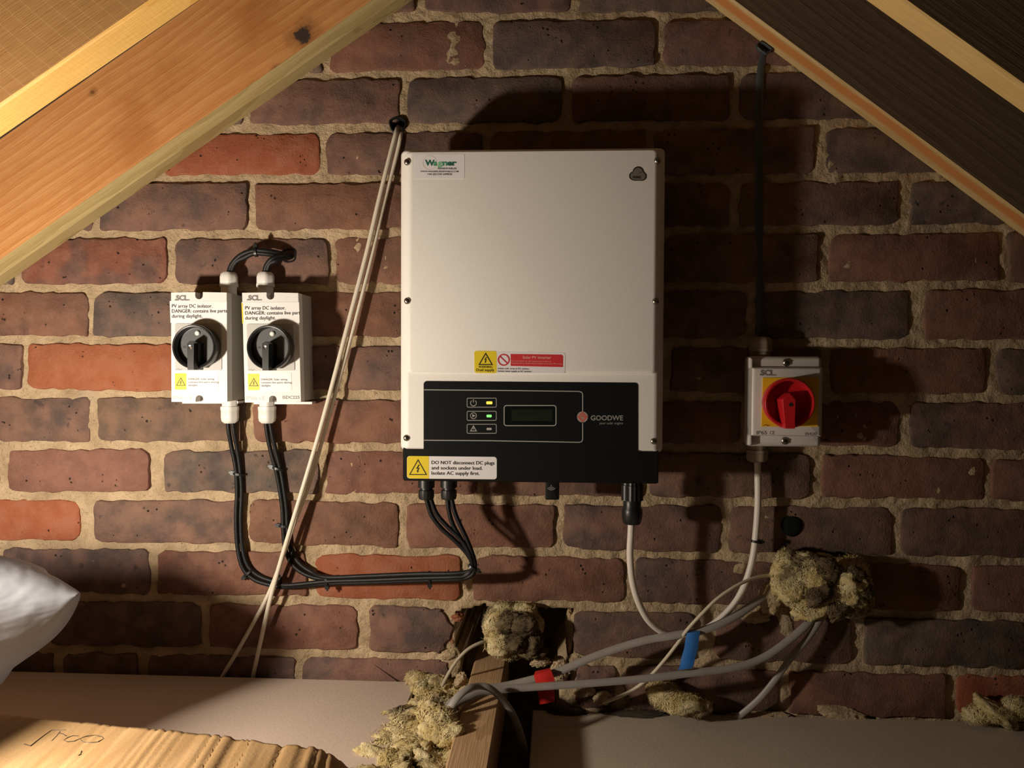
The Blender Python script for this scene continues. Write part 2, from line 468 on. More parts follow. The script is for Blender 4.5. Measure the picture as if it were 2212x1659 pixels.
M['r2face'] = wood_material('dark_sawn_pine', (.13, .085, .045), (.19, .13, .075), 1.1, .6, .25)
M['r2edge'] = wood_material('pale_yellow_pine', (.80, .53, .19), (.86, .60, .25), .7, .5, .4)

# ------------------------------------------------------------------ brick wall
JOINT = {0: [(950, 3.8), (1540, -4.9)], 1: [(803, -3.2), (1580, -1.9)], 2: [(600, -.4), (870, -3.1), (1800, -1.7)],
         3: [(418, 6.5), (790, 3.9), (1870, -.5)], 4: [(300, .8), (790, 2), (1950, 7.4)], 5: [(100, -2.2), (1873, 1.3), (2100, 4.1)],
         6: [(100, -.3), (2040, -3)], 7: [(100, -4.8), (1873, -3.1), (2100, -1.6)], 8: [(100, -5.6), (470, -1.9), (828, -1.4), (1873, 1.8), (2100, -5.6)],
         9: [(100, -4.8), (470, 3.2), (768, 1.1), (1007, 1.2), (1973, 5.7)], 10: [(70, 1.3), (470, 3.9), (770, .8), (1250, 3.7), (1873, -2), (2170, .8)],
         11: [(230, -.6), (798, 4.7), (900, -1), (1305, 3.7), (1973, -1)], 12: [(100, -2.5), (770, 3.1), (1305, .4), (1973, -4)]}
def joint_z(n, x):
    z = .4802 - .075 * n + EYE_Z
    if n in JOINT:
        px = 1199 + x * 1534
        z += np.interp(px, [a for a, b in JOINT[n]], [b for a, b in JOINT[n]]) / 1500
    return z
ROWS = {0: [(580, 897), (917, 1231), (1253, 1590)], 1: [(715, 1045), (1065, 1415), (1435, 1772)],
        2: [(545, 865), (882, 1214), (1236, 1573), (1596, 1930)], 3: [(355, 692), (706, 1040), (1058, 1395), (1412, 1757), (1783, 2112)],
        4: [(218, 537), (553, 880), (898, 1230), (1248, 1575), (1596, 1938), (1966, 2300)],
        5: [(50, 364), (382, 711), (725, 1060), (1078, 1415), (1432, 1765), (1790, 2155), (2172, 2500)],
        6: [(-140, 193), (207, 540), (556, 885), (905, 1255), (1275, 1610), (1632, 1960), (1995, 2330)],
        7: [(-280, 51), (64, 395), (412, 735), (752, 1085), (1103, 1430), (1450, 1770), (1792, 2125), (2150, 2480)],
        8: [(-135, 197), (213, 533), (551, 885), (905, 1250), (1268, 1600), (1620, 1940), (1965, 2300)],
        9: [(-310, 2), (22, 326), (358, 690), (704, 1028), (1045, 1385), (1402, 1750), (1775, 2122), (2140, 2480)],
        10: [(-150, 176), (207, 528), (540, 860), (880, 1197), (1217, 1555), (1575, 1925), (1945, 2290)],
        11: [(12, 325), (344, 662), (685, 996), (1022, 1348), (1370, 1690), (1712, 2070), (2097, 2430)],
        12: [(110, 437), (455, 773), (800, 985), (1237, 1500), (1545, 1835), (1866, 2212)],
        13: [(-60, 118), (140, 300), (322, 640), (655, 985), (1245, 1328), (1350, 1680), (1705, 2040), (2065, 2400)],
        14: [(-160, 180), (200, 530), (550, 880), (1240, 1560), (1580, 1900), (1920, 2260)]}
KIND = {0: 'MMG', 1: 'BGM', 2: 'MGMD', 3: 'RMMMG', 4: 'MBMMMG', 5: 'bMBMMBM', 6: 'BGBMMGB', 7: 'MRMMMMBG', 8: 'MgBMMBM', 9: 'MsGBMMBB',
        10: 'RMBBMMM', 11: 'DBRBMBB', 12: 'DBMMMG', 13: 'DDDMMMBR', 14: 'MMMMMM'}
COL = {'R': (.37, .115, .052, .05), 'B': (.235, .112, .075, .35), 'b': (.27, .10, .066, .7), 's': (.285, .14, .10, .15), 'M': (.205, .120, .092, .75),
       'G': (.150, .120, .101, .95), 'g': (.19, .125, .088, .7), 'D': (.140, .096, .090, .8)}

HOLE = [(985, 1316), (1050, 1312), (1232, 1312), (1240, 1400), (1236, 1442), (1205, 1482), (1190, 1560), (1160, 1640), (1000, 1640), (992, 1450), (996, 1400)]
HOLEW = [(P(x, y).x, P(x, y).z) for x, y in HOLE]
POCK = [(1235, 1478, 1330, 1560), (1530, 1395, 1560, 1480)]
def inpoly(x, z, poly):
    ins = np.zeros(x.shape, bool); j = len(poly) - 1
    for i in range(len(poly)):
        xi, zi = poly[i]; xj, zj = poly[j]
        ins ^= ((zi > z) != (zj > z)) & (x < (xj - xi) * (z - zi) / (zj - zi + 1e-12) + xi); j = i
    return ins

X0, X1, Z0, Z1, ST = -1.42, 1.30, EYE_Z - .72, EYE_Z + .66, .004
nx, nz = int((X1 - X0) / ST), int((Z1 - Z0) / ST)
gx, gz = np.meshgrid(np.linspace(X0, X1, nx), np.linspace(Z0, Z1, nz)); gx = gx.ravel(); gz = gz.ravel()
p3 = np.stack([gx, np.zeros_like(gx), gz], 1)
gy = -.0014 - .0038 * fbm(p3, 42, 3, 1) - .0022 * fbm(p3, 150, 2, 5)
hx = gx + .006 * fbm(p3, 60, 2, 9); hz = gz + .006 * fbm(p3, 60, 2, 12)
ih = inpoly(hx, hz, HOLEW); gy[ih] = .34 + .02 * fbm(p3[ih], 30, 2, 3)
for (cx, cy, r) in ((862, 272, .0085),):
    c = P(cx, cy); q = (gx - c.x) ** 2 + (gz - c.z) ** 2 < r * r; gy[q] = .05
idx = np.arange(nx * nz).reshape(nz, nx)
quads = np.stack([idx[:-1, :-1], idx[:-1, 1:], idx[1:, 1:], idx[1:, :-1]], -1).reshape(-1, 4)
me = bpy.data.meshes.new('wall_back')
me.from_pydata(np.stack([gx, gy, gz], 1).tolist(), [], quads.tolist())
me.polygons.foreach_set('use_smooth', [True] * len(me.polygons)); me.materials.append(M['mortar'])
wall = bpy.data.objects.new('wall_back', me); C.objects.link(wall)
tag(wall, 'rough sandy mortar of the red brick gable wall', None, None, 'structure')

def brick(x0, x1, row, code, broken=0):
    tz = lambda x: joint_z(row - 1, x) - .0062 + rnd.uniform(-.0008, .0008)
    bz = lambda x: joint_z(row, x) + .0062 + rnd.uniform(-.0008, .0008)
    t0, t1, b0, b1 = tz(x0), tz(x1), bz(x0), bz(x1)
    crn = [rnd.choice((.004, .006, .009, .013)) for _ in range(4)]
    pts = []
    def arc(cx, cz, r, a0):
        for k in range(4):
            a = math.radians(a0 + 30 * k); pts.append((cx + r * math.cos(a), cz + r * math.sin(a)))
    def line(ax, az, bx, bzz, n):
        for k in range(1, n): pts.append((ax + (bx - ax) * k / n, az + (bzz - az) * k / n))
    r0, r1, r2, r3 = crn
    arc(x1 - r0, t1 - r0, r0, 0); line(x1 - r0, t1, x0 + r1, t0, 26)
    arc(x0 + r1, t0 - r1, r1, 90); line(x0, t0 - r1, x0, b0 + r2, 5)
    arc(x0 + r2, b0 + r2, r2, 180); line(x0 + r2, b0, x1 - r3, b1, 26)
    arc(x1 - r3, b1 + r3, r3, 270); line(x1, b1 + r3, x1, t1 - r0, 5)
    a = np.array(pts); p = np.stack([a[:, 0], np.full(len(a), row * 3.1), a[:, 1]], 1)
    jit = np.stack([fbm(p, 70, 4, 31), fbm(p, 70, 4, 47)], 1) * .0042
    a = a + jit
    if broken > 0:
        s = a[:, 0] > x1 - .02; a[s, 0] += -.012 + .018 * fbm(p[s], 90, 2, 71)
    cx, cz = (x0 + x1) / 2, (t0 + t1 + b0 + b1) / 4
    fr = -.0058 + rnd.uniform(-.0016, .0016); tl = rnd.uniform(-.0012, .0012)
    def ring(ins, y):
        dx = np.clip(cx - a[:, 0], -1, 1); dz = cz - a[:, 1]
        l = np.maximum(np.hypot(dx * 0 + np.sign(dx) * np.minimum(abs(dx), .03), dz), 1e-6)
        xx = a[:, 0] + np.sign(dx) * np.minimum(abs(dx), .03) / l * ins; zz = a[:, 1] + dz / l * ins
        return [(u, y + tl * (u - cx) / .1, v) for u, v in zip(xx, zz)]
    V, Fs = loft([ring(0, .05), ring(0, fr + .0026), ring(.0007, fr + .0009), ring(.0024, fr)], cap0=False)
    o = mk('brick', V, Fs, M['brick'], None, True, base=(cx, 0, cz))
    o.parent = wall
    c = COL[code]; j = rnd.uniform(.9, 1.12)
    o.color = (c[0] * j, c[1] * j * rnd.uniform(.95, 1.05), c[2] * j, min(1, c[3] * rnd.uniform(.8, 1.2)))
    return o

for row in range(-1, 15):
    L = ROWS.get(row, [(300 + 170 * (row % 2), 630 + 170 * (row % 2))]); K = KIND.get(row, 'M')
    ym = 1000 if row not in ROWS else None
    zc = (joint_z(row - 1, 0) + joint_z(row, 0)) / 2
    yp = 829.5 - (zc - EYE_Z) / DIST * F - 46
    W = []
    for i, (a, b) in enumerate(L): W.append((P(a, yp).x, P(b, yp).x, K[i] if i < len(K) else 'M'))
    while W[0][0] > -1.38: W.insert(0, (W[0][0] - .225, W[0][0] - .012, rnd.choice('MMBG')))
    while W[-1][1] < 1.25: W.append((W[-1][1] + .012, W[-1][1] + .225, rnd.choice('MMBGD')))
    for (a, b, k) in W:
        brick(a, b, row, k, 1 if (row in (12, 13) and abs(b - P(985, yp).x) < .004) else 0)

# roof slopes above the rafters, joists' void floor
def quad_slab(name, a, b, c, d, th, m, label):
    n = (Vector(b) - Vector(a)).cross(Vector(d) - Vector(a)).normalized() * th
    top = [Vector(q) for q in (a, b, c, d)]
    V, Fs = loft([top, [q + n for q in top]])
    o = mk(name, V, Fs, m); return tag(o, label, None, None, 'structure')

# ------------------------------------------------------------------ rafters
def rafter(label, a, b, d0, d1, h, ext, mface, medge, group, ch=(.0025, .0025)):
    """a,b: photo pixels on the lower front edge; box behind it"""
    A, B = P(*a, d1), P(*b, d1); t = (B - A).normalized()
    L = (B - A).length; up = Vector((-t.z, 0, t.x));
    if up.z < 0: up = -up
    th = d1 - d0; x0, x1 = -ext[0], L + ext[1]; bv = .0025
    V = []; 
    sec = [(0, ch[1]), (ch[0], 0), (th - bv, 0), (th, bv), (th, h), (0, h)]   # (y back, z)
    R = [[(x, -y_, z_) for y_, z_ in [(-q[0], q[1]) for q in sec]] for x in (x0, x0 + (x1 - x0) * .5, x1)]
    V, Fs = loft(R)
    me = bpy.data.meshes.new('rafter'); me.from_pydata(V, [], Fs)
    bm = bmesh.new(); bm.from_mesh(me); bmesh.ops.recalc_face_normals(bm, faces=bm.faces); bm.to_mesh(me); bm.free()
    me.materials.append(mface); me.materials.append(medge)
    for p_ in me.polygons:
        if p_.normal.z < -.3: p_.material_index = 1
    o = bpy.data.objects.new('rafter', me); C.objects.link(o)
    yv = Vector((0, 1, 0))
    if t.cross(yv).dot(up) < 0:   # keep right-handed by flipping length axis
        pass
    Rm = Matrix((t, yv, up)).transposed()
    o.matrix_world = Matrix.Translation(A) @ Rm.to_4x4()
    return tag(o, label, 'rafter', group)

GR = 'roof rafters'
rafter('orange pine rafter face lying against the brick wall at left, with a dark knot', LA, LB, .004, .055, .150, (.60, .33), M['l1face'], M['l1edge'], GR, (.020, .009))
rafter('brown rough-sawn rafter crossing the top left corner', (0, 229), (331, 0), .292, .338, .150, (.60, .42), M['l2face'], M['l2edge'], GR)
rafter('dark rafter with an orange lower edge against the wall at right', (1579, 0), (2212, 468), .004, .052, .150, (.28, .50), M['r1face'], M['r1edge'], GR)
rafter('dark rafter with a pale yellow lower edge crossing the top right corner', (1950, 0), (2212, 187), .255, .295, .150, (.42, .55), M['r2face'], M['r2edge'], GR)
z0 = EYE_Z + .83
quad_slab('ceiling_left', (-1.35, .05, z0 - 1.35 * .655), (-1.35, -2.2, z0 - 1.35 * .655), (0, -2.2, z0), (0, .05, z0), -.02, M['felt'], 'brown underside of the left roof slope')
quad_slab('ceiling_right', (0, .05, z0 + .02), (0, -2.2, z0 + .02), (1.3, -2.2, z0 - 1.3 * .73), (1.3, .05, z0 - 1.3 * .73), -.02, M['felt'], 'brown underside of the right roof slope')

# ------------------------------------------------------------------ floor, boards, joist
ZL = P(400, 1458, .012).z; ZR = P(1700, 1549, .012).z
ZF = ZR - .0125
fl = mk('floor', *loft([[(-1.3, .1, ZF - .02), (1.2, .1, ZF - .02), (1.2, -2.2, ZF - .02), (-1.3, -2.2, ZF - .02)], [(-1.3, .1, ZF), (1.2, .1, ZF), (1.2, -2.2, ZF), (-1.3, -2.2, ZF)]]), M['dirt'])
tag(fl, 'dark dusty void between the joists', None, None, 'structure')
def board(name, x0, x1, y0, y1, z0, z1, m, label, cat_, sk=0):
    b = .0015
    R = []
    for i, z in ((0, z0), (0, z1 - b), (b, z1)):
        R.append([(x0 + i, y0 - i, z), (x1 - i, y0 - i + sk, z), (x1 - i, y1 + i + sk, z), (x0 + i, y1 + i, z)])
    return tag(mk(name, *loft(R), m), label, cat_)
xj0, xj1 = -.1150, -.0690; ZJ = EYE_Z - .4325
jo = mk('joist', [], [], M['joist']) if False else None
# joist with local x along its length
me = bpy.data.meshes.new('joist'); b = .002; hj = ZJ - ZF; wj = xj1 - xj0
sec = [(0, 0), (wj, 0), (wj, hj - b), (wj - b, hj), (b, hj), (0, hj - b)]
V, Fs = loft([[(x, y, z) for y, z in sec] for x in (-.10, .3, .9)])
me.from_pydata(V, [], Fs); bm = bmesh.new(); bm.from_mesh(me); bmesh.ops.recalc_face_normals(bm, faces=bm.faces); bm.to_mesh(me); bm.free(); me.materials.append(M['joist'])
jo = bpy.data.objects.new('joist', me); C.objects.link(jo)
jo.matrix_world = Matrix.Translation((xj0, 0, ZF)) @ Matrix(((0, 1, 0), (-1, 0, 0), (0, 0, 1))).to_4x4()
tag(jo, 'planed pine joist running out of the hole in the brick wall', 'joist')
board('plasterboard', P(1146, 1600, .12).x, 1.15, -.010, -1.4, ZF, ZR, M['plaster2'], 'grey plasterboard sheet lying right of the joist', 'plasterboard')
board('loft_board', -1.2, P(905, 1466, .0).x, -.012, -1.0, ZL - .015, ZL, M['plaster'], 'pale pinkish board lying flat left of the yellow wool', 'board', -.004)
board('batten', -1.1, -.95, -.02, -1.0, ZF, ZL - .015, M['joist'], 'batten under the far left end of the pale board', 'batten')
board('batten', -.40, -.36, -.02, -1.0, ZF, ZL - .015, M['joist'], 'batten under the right end of the pale board', 'batten')

# ------------------------------------------------------------------ solar inverter
FU = .125; FL = .1215
inv = thing('solar_inverter', (P(1147, 980, 0).x, -.06, P(1147, 1042, .118).z), 'white wall-mounted solar inverter with a black display panel', 'inverter')
bx = rect_w(865, 322, 1434, 1042, .112)
bot_z = rect_w(865, 322, 1434, 975, .112)[2]
mk('mounting_bracket', *bev((bx[0] + .05, bx[1] - .05, bx[2] + .08, bx[3] - .06), .004, -.004, .022, .002), M['blackmetal'], inv, True)
mk('heat_sink', *bev((bx[0] + .012, bx[1] - .012, bx[2] + .01, bx[3] - .006), .004, .020, .060, .002), M['blackmetal'], inv, True)
cov = mk('front_cover', *slab((bx[0], bx[1], bot_z, bx[3]), .006, [(.0, .0, .058), (0, 0, .108), (.0022, .001, .1135), (.0055, .002, .1178), (.0095, .004, .1210), (.0135, .005, FL)], 5), M['cover'], inv, True)
lidb = rect_w(868.5, 324, 1432, 809, .118)
mk('cover_panel', *slab(lidb, .007, [(0, 0, .110), (.0014, .0006, .1150), (.0045, .0015, .1200), (.0080, .0022, .1230), (.0110, .003, .1246), (.0130, .0040, FU)], 5), M['cover'], inv, True)
# seam shadow gap is the 2.5 mm step between cover_panel and front_cover
bbx = rect_w(870, 968, 1423, 1042, .118)
base = mk('base_housing', *slab(bbx, .003, [(0, 0, .045), (0, 0, .1165), (.0015, .0015, .1185)], 3), M['blackmetal'], inv, True)
def screw(px, py, d, r, parent, cross=False):
    c = P(px, py, d)
    o = mk('screw', *lathe((c.x, -d, c.z), 'y', [(r * 1.12, -.001), (r * 1.12, .0004), (r, .0012), (r * .8, .0022), (r * .45, .0028), (.0002, .0030)], 20), M['screw'], parent, 'all')
    if cross:
        for a in (35, 125):
            ca, sa = math.cos(math.radians(a)), math.sin(math.radians(a)); hw = r * .16; hl = r * .7
            q = [(c.x + u * ca - v * sa, -d - .0031, c.z + u * sa + v * ca) for u, v in ((-hl, -hw), (hl, -hw), (hl, hw), (-hl, hw))]
            mk('cross_slot', *loft([[(x, y + .0015, z) for x, y, z in q], q]), M['slot'], o)
    else:
        mk('socket', *lathe((c.x, -d, c.z), 'y', [(r * .34, .0022), (r * .34, .0031)], 6), M['slot'], o)
    return o
for (x, y) in ((880, 350), (1420, 347), (880, 650), (1416, 651)): screw(x, y, FU - .0005, .0038, inv)
for (x, y) in ((878.5, 946), (1412, 953)): screw(x, y, FL - .0005, .0038, inv)
# black display panel
DP = FL + .0006
pan_pts = [(915, 971)] + [(915, 829), (917, 825), (921, 823)] + [(1372, 826.5), (1376, 828), (1378, 832)] + [(1378, 976)]
pan = mk('display_panel', *prism(pan_pts, FL - .002, DP), M['panel'], inv)
d = DP + .00015
mk('frame_line', *stroke([(916, 842), (1060, 843.2), (1251, 845.5), (1256.5, 847.5), (1258.5, 852), (1258.5, 889)], 1.9, d), M['line'], pan)
mk('frame_line', *stroke([(916, 951), (1060, 952), (1251, 955.5), (1256.5, 954), (1258.5, 949.5), (1258.5, 914)], 1.9, d), M['line'], pan)
for k, (y0, led) in enumerate(((860, 'ledy'), (888.5, 'ledg'), (916.5, 'ledoff'))):
    mk('indicator_frame', *stroke(pxr(1009, y0, 1072, y0 + 19.5, 2, 2), 1.3, d, True), M['line'], pan)
    yc = y0 + 10
    mk('indicator_led', *prism(pxr(1051 - (.5 if k == 0 else 0), yc - 2.9 + k * .3, 1063.5 - (0 if k == 0 else 1.5), yc + 3.2 - k * .3, 1.6, 3), DP - .001, d + .0003), M[led], pan)
ic = [(1022.7 + 6.3 * math.sin(a), 870.5 - 6.3 * math.cos(a)) for a in np.linspace(.65, 2 * math.pi - .65, 20)]
mk('power_icon', *join(stroke(ic, 1.5, d), stroke([(1022.7, 862.5), (1022.7, 869.5)], 1.6, d)), M['line'], pan)
mk('run_icon', *join(stroke(disc_px(1022.7, 898, 6.4, 22), 1.4, d, True), ([P(x, y, d) for x, y in ((1020.2, 894.4), (1027, 898), (1020.2, 901.6))], [(0, 1, 2)])), M['line'], pan)
mk('fault_icon', *join(stroke([(1022.7, 920), (1029, 931), (1016.4, 931)], 1.7, d, True), stroke([(1022.7, 923.5), (1022.7, 928)], 1.5, d)), M['line'], pan)
mk('lcd_frame', *stroke(pxr(1089, 876, 1201, 919.5, 5, 4), 1.9, d, True), M['line'], pan)
mk('lcd_window', *prism(pxr(1090.5, 877.5, 1199.5, 918, 4, 4), DP - .001, DP + .00008), M['lcdwin'], pan)
mk('lcd_screen', *prism(pxr(1105, 884.5, 1193, 909.5), DP - .001, d), M['lcd'], pan)
mk('lcd_lettering', *text('NORMAL', 1118, 1168, 895, 5, d + .0001), M['lcdtxt'], pan)
mk('logo_disc', *prism(disc_px(1258.2, 900.7, 11.8, 32), DP - .001, d + .0001), M['logogrey'], pan)
mk('logo_mark', *join(stroke([(1258.2, 891.5), (1267.2, 900.7), (1258.2, 909.9), (1249.2, 900.7)], 3.4, d + .0003, True), stroke([(1267, 900.7), (1258.5, 900.7), (1254.8, 900.7), (1258.2, 897), (1262, 900)], 1.9, d + .0003)), M['logored'], pan)
mk('brand_lettering', *text('GOODWE', 1276, 1346, 907.8, 10.3, d, .022), M['dimprint'], pan)
mk('slogan_lettering', *text('your solar engine', 1294, 1346, 916.5, 5.2, d, 0, 0, .25), M['dimprint'], pan)
# stickers
def bolt(cx, cy, s):
    return [(cx + x * s, cy + y * s) for x, y in ((.15, -1), (-.55, .15), (-.05, .05), (-.25, .6), (-.42, .5), (-.12, 1.1), (.22, .72), (.02, .68), (.42, -.2), (-.02, -.08), (.42, -.9))]
def tri_sign(px, cx, top, bot, half, wpx, dd, parent, name='warning_triangle'):
    return mk(name, *join(stroke([(cx, top), (cx + half, bot), (cx - half, bot)], wpx, dd, True), ([P(x, y, dd) for x, y in bolt(cx, top + (bot - top) * .58, (bot - top) * .27)], [tuple(range(11))])), M['ink'], parent)
st = mk('installer_sticker', *prism(pxr(895, 333, 1003.5, 386, 4), FU - .001, FU + .0003), M['sticker'], inv)
d = FU + .0005
mk('ring_print', *stroke(disc_px(928.5, 351.5, 15, 30), .8, d, True), M['cream'], st)
xs = [(918, 938.5, 'W', 'green1'), (936, 944.5, 'a', 'green2'), (945, 955, 'g', 'green3'), (955.5, 966.5, 'n', 'green2'), (966.5, 976, 'e', 'green1'), (976.5, 986.5, 'r', 'green1')]
for a, b_, ch, g in xs:
    mk('letter', *text(ch, a, b_, 357.5, 11.8, d + .0001, .035), M[g], st)
mk('lettering', *text('RENEWABLES', 946, 986, 365.8, 3.9, d, .012), M['ink'], st)
mk('lettering', *text('WWW.WAGNER-RENEWABLES.COM', 908, 990.5, 372, 3.4, d, .008), M['ink'], st)
mk('lettering', *text('+44 (0)1243 649830', 922.5, 976.5, 378.3, 4.3, d, .008), M['ink'], st)
cl = []
for k in range(60):
    a = 2 * math.pi * k / 60; best = 0
    for (cx, cy, r) in ((1368.5, 380, 9.6), (1378.6, 371.8, 12.2), (1387, 380.6, 10)):
        ox, oy = 1378 - cx, 379 - cy; dx, dy = math.cos(a), math.sin(a)
        bq = ox * dx + oy * dy; cq = ox * ox + oy * oy - r * r; disc = bq * bq - cq
        if disc > 0: best = max(best, -bq + math.sqrt(disc))
    if math.sin(a) > 0:
        q_ = 11.4 / math.sin(a)
        best = q_ if abs(q_ * math.cos(a)) < 9.2 else min(best, q_)
    cl.append((1378 + best * math.cos(a), 379 + best * math.sin(a)))
cs = mk('cloud_sticker', *prism(cl, FU - .001, FU + .0003), M['ink'], inv)
mk('cloud_fill', *prism([(1378 + (x - 1378) * .86, 379 + (y - 379) * .85) for x, y in cl], FU - .001, FU + .00045), M['cloud'], cs)
mk('cloud_curl', *stroke([(1389, 371.6), (1385, 372), (1381.5, 373.6), (1379, 376)], .9, FU + .0006), M['ink'], cs)
mk('lettering', *text('SEMS', 1366.5, 1385, 385, 4.6, FU + .0006, .02), M['ink'], cs)
ws = mk('supply_warning_sticker', *prism([(1070, 759), (1214, 761.5), (1219, 763), (1221, 767), (1220.5, 803), (1218, 806), (1070, 806)], FU - .001, FU + .0003), M['sticker'], inv)
mk('yellow_field', *prism([(x + (y - 780) * .01, y + (x - 1048) * .012) for x, y in pxr(1024.5, 758, 1073, 806, 5)], FU - .001, FU + .0004), M['yellow'], ws)
tri_sign(0, 1049, 763.5, 787.5, 14, 2.2, FU + .0006, ws)
mk('lettering', *text('WARNING', 1033.5, 1063.5, 794.6, 4.6, FU + .0006, .01, .01), M['ink'], ws)
mk('lettering', *text('Dual supply', 1029, 1067.5, 801.5, 5.4, FU + .0006, .015, .01), M['ink'], ws)
mk('prohibition_sign', *join(stroke(disc_px(1088, 777.3, 11.6, 30), 2.8, FU + .0006, True), stroke([(1080, 769.5), (1096, 785)], 2.6, FU + .0006)), M['red'], ws)
mk('red_field', *prism([(1103, 764.5), (1213, 766), (1216.5, 769.5), (1216, 793), (1103, 790.5)], FU - .001, FU + .00045), M['red'], ws)
mk('lettering', *text('Solar PV Inverter', 1129, 1190.5, 774.6, 5.8, FU + .0006, .012, .012), M['pink'], ws)
mk('lettering', *text('Do not work on this equipment until it is', 1105.5, 1190, 781, 3, FU + .0006, 0, .012), M['pink'], ws)
mk('lettering', *text('isolated from both mains supply and solar PV array', 1105.5, 1214, 785.8, 3, FU + .0006, 0, .014), M['pink'], ws)
mk('lettering', *text('Isolate solar array at DC isolator.', 1075.5, 1143.5, 797.3, 3.2, FU + .0006, .01, .012), M['ink'], ws)
mk('lettering', *text('Isolate mains supply at AC isolator.', 1075.5, 1149, 803, 3.2, FU + .0006, .01, .012), M['ink'], ws)
BF = .1185
ds = mk('disconnect_warning_sticker', *prism([(x, y + (x - 976) * .010) for x, y in pxr(879, 986, 1073, 1034.5, 6)], BF - .001, BF + .0003), M['sticker'], inv)
mk('yellow_field', *prism([(926.5, 985.5), (926.5, 1034), (885, 1033.4), (881, 1031.5), (879.2, 1027), (879.2, 991), (881, 987), (885, 985.1)], BF - .001, BF + .00042), M['yellow'], ds)
tri_sign(0, 903, 993.5, 1025, 18, 2.0, BF + .0006, ds)
mk('lettering', *text('DO NOT disconnect DC plugs', 932, 1068, 1002.6, 7.3, BF + .0006, .012, .008), M['ink'], ds)
mk('lettering', *text('and sockets under load.', 932, 1042, 1014, 7.3, BF + .0006, .012, .008), M['ink'], ds)
mk('lettering', *text('Isolate AC supply first.', 932, 1035.5, 1025.3, 7.3, BF + .0006, .012, .008), M['ink'], ds)
# connectors underneath
def flute(a, h=0): return 1 - .06 * (.5 + .5 * math.cos(a * 12))
GD = .073
for gx_ in (921, 969.5):
    t_ = P(gx_, 1040, GD); bz = P(gx_, 1079, GD).z; H = t_.z - bz; r = .0108
    g = mk('cable_gland', *lathe((t_.x, -GD, bz), 'z', [(r * .7, 0), (r * .93, .001), (r * 1.0, H * .2), (r * .98, H * .52), (r * .8, H * .55), (r * .8, H * .66), (r * 1.03, H * .68), (r * 1.03, H * 1.15)], 36, lambda a, h: flute(a) if h < .013 else 1), M['rubber'], inv, True)
dg_ = rect_w(1178, 1038, 1208, 1080, .085)
dong = mk('wifi_dongle', *bev(dg_, .002, .060, .085, .0015), M['blackmetal'], inv, True)
wf = []
for k, r in enumerate((2.6, 5.4, 8.4)):
    wf.append(stroke([(1191 + r * math.cos(a) * 1.15, 1050 + r * math.sin(a)) for a in np.linspace(.5, math.pi - .5, 9)], 1.2, .0853))
mk('wireless_icon', *join(*wf, prism(disc_px(1191, 1049, 1.3, 8), .0845, .0853)), M['dimprint'], dong)
t_ = P(1366, 1040, GD); bz = P(1366, 1133, GD).z; H = t_.z - bz
def acf(a, h): return (1 - .07 * (.5 + .5 * math.cos(a * 16))) if h > H * .56 else 1
mk('ac_connector', *lathe((t_.x, -GD, bz), 'z', [(.006, 0), (.0105, .001), (.0128, .006), (.0136, H * .28), (.0132, H * .36), (.0116, H * .42), (.0116, H * .56), (.0128, H * .565), (.0145, H * .57), (.0145, H * .92), (.0135, H * .93), (.0135, H * 1.1)], 64, acf), M['rubber'], inv, True)

# ------------------------------------------------------------------ DC isolators
def vgland(cx, ytop, ybot, d, m, parent, up, r):
    """cable gland standing on a box; up=True points upwards"""
    a, b_ = P(cx, ytop, d), P(cx, ybot, d); H = a.z - b_.z; c = (a.x, -d, b_.z)
    if up: prof = [(r * .86, -.006), (r * .86, H * .22), (r * .86, H * .24), (r * 1.02, H * .26), (r * 1.02, H * .40), (r * .95, H * .41), (r * .98, H * .43), (r * .98, H * .74), (r * .88, H * .90), (r * .62, H)]
    else: prof = [(r * .62, 0), (r * .90, H * .10), (r * .98, H * .26), (r * .98, H * .60), (r * .95, H * .62), (r * 1.02, H * .63), (r * 1.02, H * .80), (r * .86, H * .81), (r * .86, H + .006)]
    return mk('cable_gland', *lathe(c, 'z', prof, 36, hexf), m, parent, True)

